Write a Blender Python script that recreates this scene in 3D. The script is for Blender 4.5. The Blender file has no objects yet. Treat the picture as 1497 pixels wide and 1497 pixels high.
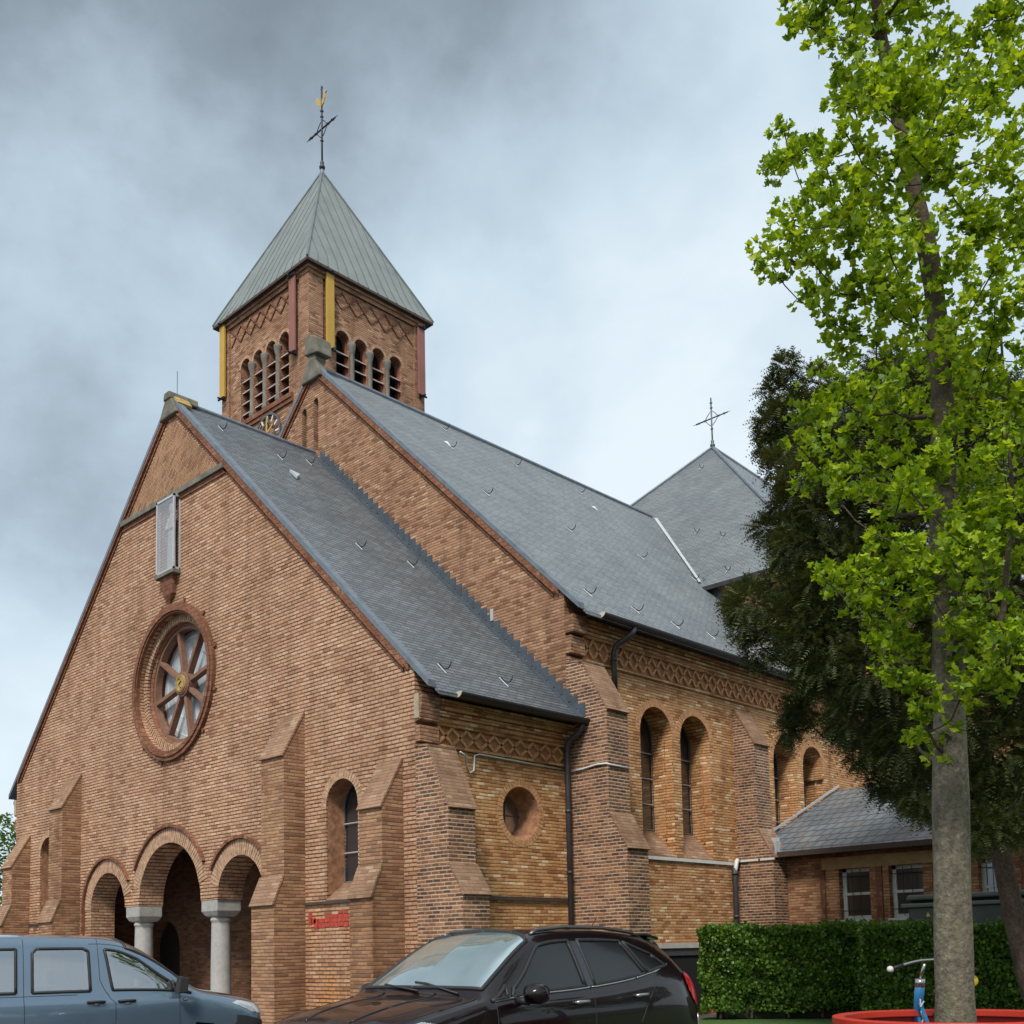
import bpy, bmesh, math, random
from mathutils import Vector, Matrix
from mathutils.geometry import tessellate_polygon
R = math.radians
random.seed(11)
C = bpy.context.scene.collection

# ------------------------------------------------------------------ camera
F, CX, CY = 1608.9637, 753.2862, 1248.6658
cd = bpy.data.cameras.new('camera'); cam = bpy.data.objects.new('camera', cd); C.objects.link(cam)
cd.sensor_width = 36; cd.sensor_fit = 'HORIZONTAL'; cd.lens = F/1497*36
cd.shift_x = (748.5-CX)/1497; cd.shift_y = (CY-748.5)/1497
cd.clip_start = .1; cd.clip_end = 3000
_r, _u, _f = Vector(((0.722668,0.690886,-0.020672))), Vector(((0.075776,-0.049464,0.995897))), Vector(((-0.687029,0.721270,0.088098)))
cam.matrix_world = Matrix(((_r.x,_u.x,-_f.x,14.05865),(_r.y,_u.y,-_f.y,-12.33049),(_r.z,_u.z,-_f.z,1.6),(0,0,0,1)))
bpy.context.scene.camera = cam

# ------------------------------------------------------------------ sky and sun
sc = bpy.context.scene
sc.view_settings.view_transform = 'Standard'; sc.view_settings.look = 'None'
sc.view_settings.exposure = 0.55; sc.view_settings.gamma = 1
SUN_EL, SUN_AZ = 48, 150          # azimuth clockwise from +Y
w = bpy.data.worlds.new('World'); sc.world = w; w.use_nodes = True
nt = w.node_tree; nt.nodes.clear()
def nd(nt, t, **k):
    n = nt.nodes.new(t)
    for a, b in k.items():
        if a.startswith('i_'):
            n.inputs[a[2:].replace('_', ' ')].default_value = b
        else: setattr(n, a, b)
    return n
def lk(nt, a, ao, b, bi): nt.links.new(a.outputs[ao], b.inputs[bi])
def mth(nt, op, a, b=None, c=None, clamp=False):
    n = nt.nodes.new('ShaderNodeMath'); n.operation = op; n.use_clamp = clamp
    for i, x in enumerate((a, b, c)):
        if x is None: continue
        if isinstance(x, (int, float)): n.inputs[i].default_value = x
        else: nt.links.new(x, n.inputs[i])
    return n.outputs[0]
def ramp(nt, src, stops, interp='LINEAR'):
    n = nt.nodes.new('ShaderNodeValToRGB'); n.color_ramp.interpolation = interp
    el = n.color_ramp.elements
    while len(el) < len(stops): el.new(.5)
    for e, (p, c) in zip(el, stops):
        e.position = p; e.color = (c[0], c[1], c[2], 1)
    nt.links.new(src, n.inputs[0]); return n.outputs[0]
tc = nd(nt, 'ShaderNodeTexCoord')
sep = nd(nt, 'ShaderNodeSeparateXYZ'); lk(nt, tc, 'Generated', sep, 0)
cb = nd(nt, 'ShaderNodeMapping'); cb.inputs['Scale'].default_value = (1, 1, 1.25); cb.inputs['Location'].default_value = (12.3, .7, 3.3); lk(nt, tc, 'Generated', cb, 0)
n1 = nd(nt, 'ShaderNodeTexNoise', i_Scale=2.6, i_Detail=9.0, i_Roughness=.56); lk(nt, cb, 0, n1, 'Vector')
n1.inputs['Distortion'].default_value = .1
def dotv(v):
    d = nd(nt, 'ShaderNodeVectorMath', operation='DOT_PRODUCT'); lk(nt, tc, 'Generated', d, 0); d.inputs[1].default_value = v
    return d.outputs['Value']
def lobe(v, a, b):
    m = nd(nt, 'ShaderNodeMapRange', interpolation_type='SMOOTHSTEP'); nt.links.new(dotv(v), m.inputs[0])
    m.inputs[1].default_value = a; m.inputs[2].default_value = b; return m.outputs[0]
dk = mth(nt, 'MULTIPLY', lobe((-.71, .25, .655), .84, .985), .44)       # heavy cloud bank upper left
dk2 = mth(nt, 'MULTIPLY', lobe((-.47, .62, .63), .96, .998), .03)
br = mth(nt, 'MULTIPLY', lobe((-.82, .40, .42), .93, 1.0), .08)
tt = mth(nt, 'SUBTRACT', mth(nt, 'ADD', mth(nt, 'MULTIPLY', n1.outputs['Fac'], 1.25), .255), mth(nt, 'ADD', dk, dk2))
tt = mth(nt, 'ADD', tt, br)
cloud = ramp(nt, tt, [(0.18, (.105, .125, .15)), (.40, (.21, .255, .295)), (.60, (.36, .44, .505)), (.76, (.46, .555, .62)), (.98, (.60, .67, .71))])
sky = nd(nt, 'ShaderNodeTexSky', sky_type='NISHITA', sun_disc=False)
sky.sun_elevation = R(SUN_EL); sky.sun_rotation = R(SUN_AZ); sky.dust_density = 2.0
sk = nd(nt, 'ShaderNodeVectorMath', operation='SCALE'); lk(nt, sky, 0, sk, 0); sk.inputs['Scale'].default_value = .12
mx = nd(nt, 'ShaderNodeMix', data_type='RGBA'); mx.inputs[0].default_value = .90
lk(nt, sk, 0, mx, 6); nt.links.new(cloud, mx.inputs[7])
bg = nd(nt, 'ShaderNodeBackground', i_Strength=1.0); lk(nt, mx, 2, bg, 0)
wo = nd(nt, 'ShaderNodeOutputWorld'); lk(nt, bg, 0, wo, 0)
sl = bpy.data.lights.new('sun', 'SUN'); sl.energy = 2.4; sl.angle = R(12); sl.color = (1, .95, .87)
so = bpy.data.objects.new('sun', sl); C.objects.link(so)
_sd = Vector((math.sin(R(SUN_AZ))*math.cos(R(SUN_EL)), math.cos(R(SUN_AZ))*math.cos(R(SUN_EL)), math.sin(R(SUN_EL))))
so.rotation_euler = _sd.to_track_quat('Z', 'Y').to_euler(); so.location = (0, -30, 40)

# ------------------------------------------------------------------ helpers
LOCAL = []
class MB:
    """collects shapes into one mesh"""
    def __init__(s): s.v = []; s.f = []
    def add(s, vs, fs):
        o = len(s.v); s.v += [tuple(a) for a in vs]; s.f += [tuple(i+o for i in f) for f in fs]; return s
    def box(s, x0, x1, y0, y1, z0, z1):
        if x0 > x1: x0, x1 = x1, x0
        if y0 > y1: y0, y1 = y1, y0
        if z0 > z1: z0, z1 = z1, z0
        return s.add([(x0,y0,z0),(x1,y0,z0),(x1,y1,z0),(x0,y1,z0),(x0,y0,z1),(x1,y0,z1),(x1,y1,z1),(x0,y1,z1)],
              [(0,3,2,1),(4,5,6,7),(0,1,5,4),(1,2,6,5),(2,3,7,6),(3,0,4,7)])
    def prism(s, pts, d):
        """pts: closed 3D polygon, extruded by vector d"""
        n = len(pts); P = [Vector(p) for p in pts]; d = Vector(d)
        nrm = Vector((0,0,0))
        for i in range(n): nrm += P[i].cross(P[(i+1) % n])
        if nrm.dot(d) > 0: P.reverse()
        fs = [tuple(t) for t in tessellate_polygon([P])]
        Q = [p+d for p in P]
        # orient
        out = []
        for t in fs:
            nn = (P[t[1]]-P[t[0]]).cross(P[t[2]]-P[t[0]])
            out.append(t if nn.dot(d) < 0 else t[::-1])
        cap2 = [tuple(i+n for i in t[::-1]) for t in out]
        side = [(i, i+n, (i+1) % n+n, (i+1) % n)for i in range(n)]
        return s.add(P+Q, out+cap2+side)
    def tube(s, pts, r, k=8, caps=True, rr=None):
        P = [Vector(p) for p in pts]; n = len(P); rings = []
        up = None
        for i in range(n):
            t = (P[min(i+1, n-1)]-P[max(i-1, 0)])
            if t.length < 1e-9: t = Vector((0,0,1))
            t.normalize()
            if up is None:
                up = Vector((0,0,1)) if abs(t.z) < .9 else Vector((1,0,0))
            a = t.cross(up)
            if a.length < 1e-6: a = t.orthogonal()
            a.normalize(); b = t.cross(a); up = -b if False else up
            q = rr[i] if rr else r
            rings.append([P[i]+a*(math.cos(j*2*math.pi/k)*q)+b*(math.sin(j*2*math.pi/k)*q) for j in range(k)])
        vs = [p for r_ in rings for p in r_]
        fs = [(i*k+j, i*k+(j+1) % k, (i+1)*k+(j+1) % k, (i+1)*k+j) for i in range(n-1) for j in range(k)]
        if caps: fs += [tuple(range(k))[::-1], tuple((n-1)*k+j for j in range(k))]
        return s.add(vs, fs)
    def disc(s, c, ax, r0, r1, h, k=32):
        """solid cone/cylinder from c along ax"""
        c = Vector(c); ax = Vector(ax).normalized(); a = ax.orthogonal().normalized(); b = ax.cross(a)
        A = [c+(a*math.cos(t)+b*math.sin(t))*r0 for t in [j*2*math.pi/k for j in range(k)]]
        B = [c+ax*h+(a*math.cos(t)+b*math.sin(t))*r1 for t in [j*2*math.pi/k for j in range(k)]]
        return s.add(A+B, [tuple(range(k))[::-1], tuple(range(k, 2*k))]+[(j, (j+1) % k, k+(j+1) % k, k+j) for j in range(k)])
    def lathe(s, c, prof, k=24, ax='z'):
        vs = []
        for r, z in prof:
            for j in range(k):
                t = j*2*math.pi/k
                vs.append((c[0]+r*math.cos(t), c[1]+r*math.sin(t), c[2]+z))
        n = len(prof)
        fs = [(i*k+j, i*k+(j+1) % k, (i+1)*k+(j+1) % k, (i+1)*k+j) for i in range(n-1) for j in range(k)]
        return s.add(vs, fs+[tuple(range(k))[::-1], tuple((n-1)*k+j for j in range(k))])
    def build(s, name, mat, parent=None, smooth=False, loc=None, bevel=0):
        me = bpy.data.meshes.new(name); me.from_pydata(s.v, [], s.f); me.update()
        mats = mat if isinstance(mat, (list, tuple)) else [mat]
        for m in mats: me.materials.append(m)
        if smooth: me.polygons.foreach_set('use_smooth', [True]*len(me.polygons))
        o = bpy.data.objects.new(name, me); C.objects.link(o)
        if parent: o.parent = parent; o.matrix_parent_inverse = Matrix.Translation(-Vector(parent.location)) if parent.type == 'EMPTY' and parent.parent is None and parent not in LOCAL else Matrix.Identity(4)
        if bevel:
            b = o.modifiers.new('bevel', 'BEVEL'); b.width = bevel; b.segments = 2; b.limit_method = 'ANGLE'
        return o
def empty(name, loc, label, cat, group=None):
    o = bpy.data.objects.new(name, None); C.objects.link(o); o.location = loc; o.empty_display_size = .3
    tag(o, label, cat, group); return o
def tag(o, label=None, cat=None, group=None, kind=None):
    if label: o['label'] = label
    if cat: o['category'] = cat
    if group: o['group'] = group
    if kind: o['kind'] = kind
    return o
def arch(u0, u1, z0, zs, n=16):
    """polygon (u,z) with round head, counterclockwise"""
    c = (u0+u1)/2; r = (u1-u0)/2
    return [(u0, z0), (u1, z0)]+[(c+r*math.cos(t*math.pi/n), zs+r*math.sin(t*math.pi/n)) for t in range(n+1)]
def circ(cu, cz, r, n=32): return [(cu+r*math.cos(t*2*math.pi/n), cz+r*math.sin(t*2*math.pi/n)) for t in range(n)]
def plate(mb, outer, holes, ax, pos, thick):
    """wall plate. ax 'y': outline in x,z on plane y=pos, thickness to +y; ax 'x': outline in y,z on x=pos, thickness to -x"""
    if ax == 'y': f = lambda u, z, d: Vector((u, pos+d, z)); out = Vector((0,-1,0))
    elif ax == 'x': f = lambda u, z, d: Vector((pos-d, u, z)); out = Vector((1,0,0))
    loops = [[f(u, z, 0) for u, z in L] for L in [outer]+holes]
    flat = [p for L in loops for p in L]; n = len(flat)
    tris = tessellate_polygon(loops); T = []
    for t in tris:
        nn = (flat[t[1]]-flat[t[0]]).cross(flat[t[2]]-flat[t[0]])
        T.append(tuple(t) if nn.dot(out) > 0 else tuple(t[::-1]))
    back = [p-out*thick for p in flat]
    fs = T+[tuple(i+n for i in t[::-1]) for t in T]
    o = 0
    for L in loops:
        m = len(L)
        for i in range(m):
            a, b = o+i, o+(i+1) % m
            fs.append((a, a+n, b+n, b))
        o += m
    mb.add(flat+back, fs)
def fix_normals(o):
    bm = bmesh.new(); bm.from_mesh(o.data); bmesh.ops.recalc_face_normals(bm, faces=bm.faces); bm.to_mesh(o.data); bm.free(); return o

# ------------------------------------------------------------------ materials
def newmat(name):
    m = bpy.data.materials.new(name); m.use_nodes = True; t = m.node_tree
    return m, t, t.nodes['Principled BSDF']
def plain(name, col, rough=.6, metal=0, var=.12, vscale=6, bump=0, bscale=60, spec=.5):
    m, t, b = newmat(name)
    g = nd(t, 'ShaderNodeNewGeometry')
    n = nd(t, 'ShaderNodeTexNoise', i_Scale=vscale, i_Detail=6.0, i_Roughness=.65); lk(t, g, 'Position', n, 'Vector')
    c = ramp(t, n.outputs['Fac'], [(.3, [x*(1-var) for x in col]), (.7, [min(1, x*(1+var)) for x in col])])
    t.links.new(c, b.inputs['Base Color']); b.inputs['Roughness'].default_value = rough; b.inputs['Metallic'].default_value = metal
    b.inputs['Specular IOR Level'].default_value = spec
    if bump:
        n2 = nd(t, 'ShaderNodeTexNoise', i_Scale=bscale, i_Detail=4.0); lk(t, g, 'Position', n2, 'Vector')
        bp = nd(t, 'ShaderNodeBump', i_Strength=bump, i_Distance=.01); lk(t, n2, 'Fac', bp, 'Height'); lk(t, bp, 0, b, 'Normal')
    return m
def wallcoords(t, vs=1.0, rot=0):
    """u along the wall, v up, chosen from the true normal; returns sockets"""
    g = nd(t, 'ShaderNodeNewGeometry')
    sn = nd(t, 'ShaderNodeSeparateXYZ'); lk(t, g, 'True Normal', sn, 0)
    sp = nd(t, 'ShaderNodeSeparateXYZ'); lk(t, g, 'Position', sp, 0)
    isx = mth(t, 'GREATER_THAN', mth(t, 'ABSOLUTE', sn.outputs[0]), mth(t, 'ABSOLUTE', sn.outputs[1]))
    mxx = nd(t, 'ShaderNodeMix', data_type='FLOAT'); t.links.new(isx, mxx.inputs[0])
    t.links.new(sp.outputs[0], mxx.inputs[2]); t.links.new(sp.outputs[1], mxx.inputs[3])
    u = mxx.outputs[0]; v = mth(t, 'MULTIPLY', sp.outputs[2], vs)
    if rot:
        c, s = math.cos(rot), math.sin(rot)
        u, v = mth(t, 'ADD', mth(t, 'MULTIPLY', u, c), mth(t, 'MULTIPLY', v, s)), mth(t, 'SUBTRACT', mth(t, 'MULTIPLY', v, c), mth(t, 'MULTIPLY', u, s))
    return g, u, v
def bonded(t, g, u, v, bw, rh, joint, wob=.004):
    """running bond. returns (random per unit, joint mask, second random, row random)"""
    nz = nd(t, 'ShaderNodeTexNoise', i_Scale=3.0, i_Detail=2.0); lk(t, g, 'Position', nz, 'Vector')
    v = mth(t, 'ADD', v, mth(t, 'MULTIPLY', mth(t, 'SUBTRACT', nz.outputs['Fac'], .5), wob*4))
    vr = mth(t, 'DIVIDE', v, rh); row = mth(t, 'FLOOR', vr); fv = mth(t, 'FRACT', vr)
    ur = mth(t, 'ADD', mth(t, 'DIVIDE', u, bw), mth(t, 'MULTIPLY', mth(t, 'MODULO', mth(t, 'ADD', row, 4000.0), 2.0), .5))
    ur = mth(t, 'ADD', ur, mth(t, 'MULTIPLY', mth(t, 'SINE', mth(t, 'MULTIPLY', row, 7.3)), .12))
    col = mth(t, 'FLOOR', ur); fu = mth(t, 'FRACT', ur)
    cc = nd(t, 'ShaderNodeCombineXYZ'); t.links.new(col, cc.inputs[0]); t.links.new(row, cc.inputs[1])
    wn = nd(t, 'ShaderNodeTexWhiteNoise', noise_dimensions='2D'); lk(t, cc, 0, wn, 'Vector')
    jv = joint/rh; ju = joint/bw
    def edge(f, j):
        d = mth(t, 'MINIMUM', f, mth(t, 'SUBTRACT', 1.0, f))
        m = nd(t, 'ShaderNodeMapRange', interpolation_type='SMOOTHSTEP'); t.links.new(d, m.inputs[0])
        m.inputs[1].default_value = j*.25; m.inputs[2].default_value = j*.85
        m.inputs[3].default_value = 1; m.inputs[4].default_value = 0; return m.outputs[0]
    ev = edge(fv, jv); eu = edge(fu, ju)
    mask = mth(t, 'MAXIMUM', ev, mth(t, 'MULTIPLY', eu, .6))
    sc2 = nd(t, 'ShaderNodeSeparateColor'); lk(t, wn, 'Color', sc2, 0)
    return wn.outputs['Value'], mask, sc2.outputs[1], sc2.outputs[2]
def brick(name, stops, mortar, joint=.014, bw=.215, rh=.064, stain=(.55, .45, .33), stain_amt=.5, rough=.9, bump=.6, jointvar=(.2, 1.0), rot=0, gain=1.0, ochre=0.0):
    m, t, b = newmat(name)
    g, u, v = wallcoords(t, 1, rot)
    rnd, mask, r2, r3 = bonded(t, g, u, v, bw, rh, joint)
    c = ramp(t, rnd, [(p, [x*gain for x in q]) for p, q in stops], 'LINEAR')
    # fine grain inside each brick
    n0 = nd(t, 'ShaderNodeTexNoise', i_Scale=45.0, i_Detail=5.0, i_Roughness=.7); lk(t, g, 'Position', n0, 'Vector')
    mg = nd(t, 'ShaderNodeMix', data_type='RGBA', blend_type='MULTIPLY'); mg.inputs[0].default_value = .75
    t.links.new(c, mg.inputs[6]); t.links.new(ramp(t, n0.outputs['Fac'], [(.3, (.62, .6, .58)), (.7, (1.3, 1.3, 1.3))]), mg.inputs[7])
    # broad weathering
    n1 = nd(t, 'ShaderNodeTexNoise', i_Scale=.55, i_Detail=7.0, i_Roughness=.62); lk(t, g, 'Position', n1, 'Vector')
    st = ramp(t, n1.outputs['Fac'], [(.34, stain), (.56, (1, 1, 1)), (.75, (1.12, 1.08, 1.0))])
    ms = nd(t, 'ShaderNodeMix', data_type='RGBA', blend_type='MULTIPLY'); ms.inputs[0].default_value = stain_amt
    lk(t, mg, 2, ms, 6); t.links.new(st, ms.inputs[7])
    # vertical rain streaks
    mp = nd(t, 'ShaderNodeMapping'); mp.inputs['Scale'].default_value = (2.6, 2.6, .28); lk(t, g, 'Position', mp, 0)
    n5 = nd(t, 'ShaderNodeTexNoise', i_Scale=1.0, i_Detail=6.0, i_Roughness=.65); lk(t, mp, 0, n5, 'Vector')
    m5 = nd(t, 'ShaderNodeMix', data_type='RGBA', blend_type='MULTIPLY'); m5.inputs[0].default_value = .75; lk(t, ms, 2, m5, 6)
    t.links.new(ramp(t, n5.outputs['Fac'], [(.33, (.66, .62, .58)), (.50, (1, 1, 1)), (.72, (1.10, 1.09, 1.06))]), m5.inputs[7]); ms = m5
    if ochre:
        # rain-washed ochre staining low on the wall
        n4 = nd(t, 'ShaderNodeTexNoise', i_Scale=1.1, i_Detail=7.0, i_Roughness=.7); lk(t, g, 'Position', n4, 'Vector')
        spz = nd(t, 'ShaderNodeSeparateXYZ'); lk(t, g, 'Position', spz, 0)
        hz = nd(t, 'ShaderNodeMapRange'); lk(t, spz, 2, hz, 0); hz.inputs[1].default_value = 1.0; hz.inputs[2].default_value = 5.0; hz.inputs[3].default_value = .16; hz.inputs[4].default_value = -.10
        oc = nd(t, 'ShaderNodeMapRange', interpolation_type='SMOOTHSTEP'); t.links.new(mth(t, 'ADD', n4.outputs['Fac'], hz.outputs[0]), oc.inputs[0]); oc.inputs[1].default_value = .56; oc.inputs[2].default_value = .74
        mo = nd(t, 'ShaderNodeMix', data_type='RGBA', blend_type='MULTIPLY'); t.links.new(mth(t, 'MULTIPLY', oc.outputs[0], ochre), mo.inputs[0]); lk(t, ms, 2, mo, 6); mo.inputs[7].default_value = (1.05, .82, .48, 1)
        ms = mo
    # joints come and go
    n2 = nd(t, 'ShaderNodeTexNoise', i_Scale=2.2, i_Detail=6.0, i_Roughness=.75); lk(t, g, 'Position', n2, 'Vector')
    jv = nd(t, 'ShaderNodeMapRange'); lk(t, n2, 'Fac', jv, 0); jv.inputs[1].default_value = .38; jv.inputs[2].default_value = .6
    jv.inputs[3].default_value = jointvar[0]; jv.inputs[4].default_value = jointvar[1]
    ja = mth(t, 'MULTIPLY', mask, jv.outputs[0])
    mj = nd(t, 'ShaderNodeMix', data_type='RGBA'); t.links.new(ja, mj.inputs[0]); lk(t, ms, 2, mj, 6)
    mj.inputs[7].default_value = (*mortar, 1)
    lk(t, mj, 2, b, 'Base Color'); b.inputs['Roughness'].default_value = rough; b.inputs['Specular IOR Level'].default_value = .25
    h = mth(t, 'ADD', mth(t, 'MULTIPLY', mth(t, 'SUBTRACT', 1.0, mask), 1.0), mth(t, 'MULTIPLY', n0.outputs['Fac'], .35))
    h = mth(t, 'ADD', h, mth(t, 'MULTIPLY', r2, .35))
    bp = nd(t, 'ShaderNodeBump', i_Strength=bump, i_Distance=.012); t.links.new(h, bp.inputs['Height']); lk(t, bp, 0, b, 'Normal')
    return m
def slate(name, cols, bw=.24, rh=.085, vs=1.45, rough=.42, lichen=.25, bump=.7):
    m, t, b = newmat(name)
    g, u, v = wallcoords(t, vs)
    rnd, mask, r2, r3 = bonded(t, g, u, v, bw, rh, .030 if rh < .2 else .05, .001)
    c = ramp(t, rnd, cols)
    n1 = nd(t, 'ShaderNodeTexNoise', i_Scale=.7, i_Detail=7.0, i_Roughness=.6); lk(t, g, 'Position', n1, 'Vector')
    ms = nd(t, 'ShaderNodeMix', data_type='RGBA', blend_type='MULTIPLY'); ms.inputs[0].default_value = .8
    t.links.new(c, ms.inputs[6]); t.links.new(ramp(t, n1.outputs['Fac'], [(.32, (.68, .70, .70)), (.6, (1.08, 1.08, 1.06))]), ms.inputs[7])
    n3 = nd(t, 'ShaderNodeTexNoise', i_Scale=14.0, i_Detail=8.0, i_Roughness=.75); lk(t, g, 'Position', n3, 'Vector')
    lm = nd(t, 'ShaderNodeMapRange'); lk(t, n3, 'Fac', lm, 0); lm.inputs[1].default_value = .60; lm.inputs[2].default_value = .72
    la = mth(t, 'MULTIPLY', lm.outputs[0], lichen)
    ml = nd(t, 'ShaderNodeMix', data_type='RGBA'); t.links.new(la, ml.inputs[0]); lk(t, ms, 2, ml, 6); ml.inputs[7].default_value = (.30, .33, .30, 1)
    mj = nd(t, 'ShaderNodeMix', data_type='RGBA'); t.links.new(mth(t, 'MULTIPLY', mask, .92), mj.inputs[0]); lk(t, ml, 2, mj, 6); mj.inputs[7].default_value = (.035, .042, .05, 1)
    lk(t, mj, 2, b, 'Base Color')
    t.links.new(mth(t, 'ADD', mth(t, 'MULTIPLY', r2, .22), rough-.08), b.inputs['Roughness'])
    vr = mth(t, 'FRACT', mth(t, 'DIVIDE', v, rh))
    h = mth(t, 'ADD', mth(t, 'SUBTRACT', 1.0, vr), mth(t, 'MULTIPLY', r3, .5))
    h = mth(t, 'SUBTRACT', h, mth(t, 'MULTIPLY', mask, .4))
    bp = nd(t, 'ShaderNodeBump', i_Strength=bump, i_Distance=.012); t.links.new(h, bp.inputs['Height']); lk(t, bp, 0, b, 'Normal')
    return m
BR_F = brick('brick_facade', [(0, (.32,.16,.095)), (.08, (.44,.245,.15)), (.4, (.555,.335,.215)), (.75, (.505,.285,.18)), (.93, (.63,.42,.285)), (1, (.38,.19,.12))],
             (.05,.028,.017), joint=.022, bw=.215, stain=(.62,.58,.50), stain_amt=.55, jointvar=(.55, 1.0), rh=.073, ochre=.8)
BR_S = brick('brick_side', [(0, (.34,.145,.06)), (.2, (.53,.27,.12)), (.5, (.64,.36,.175)), (.76, (.58,.31,.145)), (.9, (.72,.47,.25)), (1, (.85,.66,.43))],
             (.09,.042,.02), joint=.019, bw=.205, stain=(.60,.50,.40), stain_amt=.5, jointvar=(.2, .8))
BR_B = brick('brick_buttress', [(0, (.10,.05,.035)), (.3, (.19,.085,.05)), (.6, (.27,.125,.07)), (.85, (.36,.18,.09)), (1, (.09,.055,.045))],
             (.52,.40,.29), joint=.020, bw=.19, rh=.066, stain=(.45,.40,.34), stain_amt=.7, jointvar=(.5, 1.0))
BR_C = brick('brick_weathering', [(0, (.25,.145,.09)), (.4, (.35,.215,.14)), (.8, (.31,.185,.12)), (1, (.42,.29,.20))],
             (.14,.09,.065), joint=.012, bw=.21, rh=.062, stain=(.45,.43,.36), stain_amt=.8, jointvar=(.2, .7))
BR_T = brick('brick_tower', [(0, (.20,.10,.06)), (.3, (.34,.185,.115)), (.6, (.42,.245,.155)), (.85, (.37,.20,.125)), (1, (.53,.35,.23))],
             (.12,.07,.04), joint=.019, bw=.20, stain=(.55,.5,.42), stain_amt=.6, jointvar=(.2, .9))
BR_R = brick('brick_red_trim', [(0, (.18,.075,.045)), (.4, (.27,.125,.075)), (.8, (.23,.10,.06)), (1, (.33,.18,.115))],
             (.10,.05,.03), joint=.014, bw=.10, rh=.11, stain=(.6,.5,.42), stain_amt=.6)
BR_H = brick('brick_herringbone', [(0, (.24,.125,.07)), (.3, (.38,.21,.125)), (.6, (.44,.26,.155)), (1, (.34,.19,.11))],
             (.13,.075,.045), joint=.020, bw=.20, rh=.07, rot=R(45), stain=(.6,.56,.48))
BR_V = plain('brick_voussoir', (.41,.255,.16), .9, var=.45, vscale=9, bump=.5)
BR_VS = plain('brick_voussoir_orange', (.50,.26,.12), .9, var=.35, vscale=9, bump=.5)
MORTAR = plain('mortar', (.16,.10,.065), .95, bump=.4)
BR_DK = brick('brick_porch_shaded', [(0, (.08,.035,.022)), (.5, (.13,.06,.035)), (1, (.17,.09,.05))], (.10,.06,.04))  # darker brick: the porch's shade is put into the wall and ceiling colour
SLATE = slate('slate_weathered', [(0, (.09,.105,.118)), (.5, (.115,.132,.148)), (1, (.145,.165,.182))], rh=.115)
SLATE_N = slate('slate_pale', [(0, (.15,.165,.175)), (.5, (.18,.198,.208)), (1, (.21,.23,.24))], rough=.5, rh=.10)
SLATE_A = slate('slate_annex', [(0, (.13,.15,.17)), (.5, (.15,.172,.195)), (1, (.17,.195,.22))], bw=.24, rh=.40, vs=2.3, rough=.36, lichen=.1)
ZINC = plain('zinc_spire', (.20,.22,.21), .5, .25, var=.16, vscale=1.5, bump=.15)
ZINC_S = plain('zinc_seam', (.12,.145,.145), .5, .25, var=.15)
COLT = plain('tower_column_stone', (.155,.145,.125), .85, var=.3, vscale=6)
ANX = brick('brick_annex', [(0, (.28,.13,.07)), (.5, (.45,.24,.13)), (1, (.54,.32,.18))], (.14,.08,.05), joint=.015, bw=.21)
LEADD = plain('dark_lead', (.075,.095,.12), .5, .3, var=.25, vscale=5, bump=.3)
JAMB = plain('rendered_jamb', (.30,.145,.075), .9, var=.5, vscale=9, bump=.8, bscale=35)
LEAD = plain('lead', (.15,.175,.205), .55, .3, var=.25, vscale=5, bump=.3)
LEAD_W = plain('pale_flashing', (.45,.48,.50), .5, .2, var=.12)
GUT = plain('gutter_metal', (.045,.042,.045), .45, .4, var=.25)
PIPE = plain('pipe_dark', (.055,.052,.06), .5, .3, var=.3, vscale=3)
WHITE = plain('white_paint', (.62,.62,.60), .5, var=.08)
STONE = plain('grey_stone', (.33,.315,.295), .85, var=.2, vscale=8, bump=.5)
STONE_C = plain('column_stone', (.36,.345,.33), .8, var=.14, vscale=10, bump=.3)
MOSS = plain('mossy_stone', (.145,.135,.105), .9, var=.4, vscale=4, bump=.6)
MOSSY = plain('lichen_yellow_stone', (.36,.24,.08), .9, var=.5, vscale=9, bump=.6)
WOODR = plain('red_brown_trim', (.19,.095,.06), .7, var=.3, vscale=8)
IRON = plain('dark_iron', (.03,.035,.05), .5, .5)
IRON_G = plain('grey_iron', (.11,.12,.13), .5, .5)
GOLD = plain('gold', (.62,.40,.11), .35, .7)
LOUV = plain('red_louvre', (.30,.10,.06), .8, var=.3)
LOUV_T = plain('louvre_edge', (.38,.36,.36), .7)
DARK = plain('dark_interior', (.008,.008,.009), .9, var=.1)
SOFF = plain('dark_soffit', (.06,.04,.032), .8, var=.3)
YEL = plain('yellow_cloth', (.46,.28,.045), .75, var=.12, vscale=2, bump=.3, bscale=8)
RED = plain('faded_red_cloth', (.24,.10,.08), .75, var=.12, vscale=2, bump=.3, bscale=8)
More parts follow.
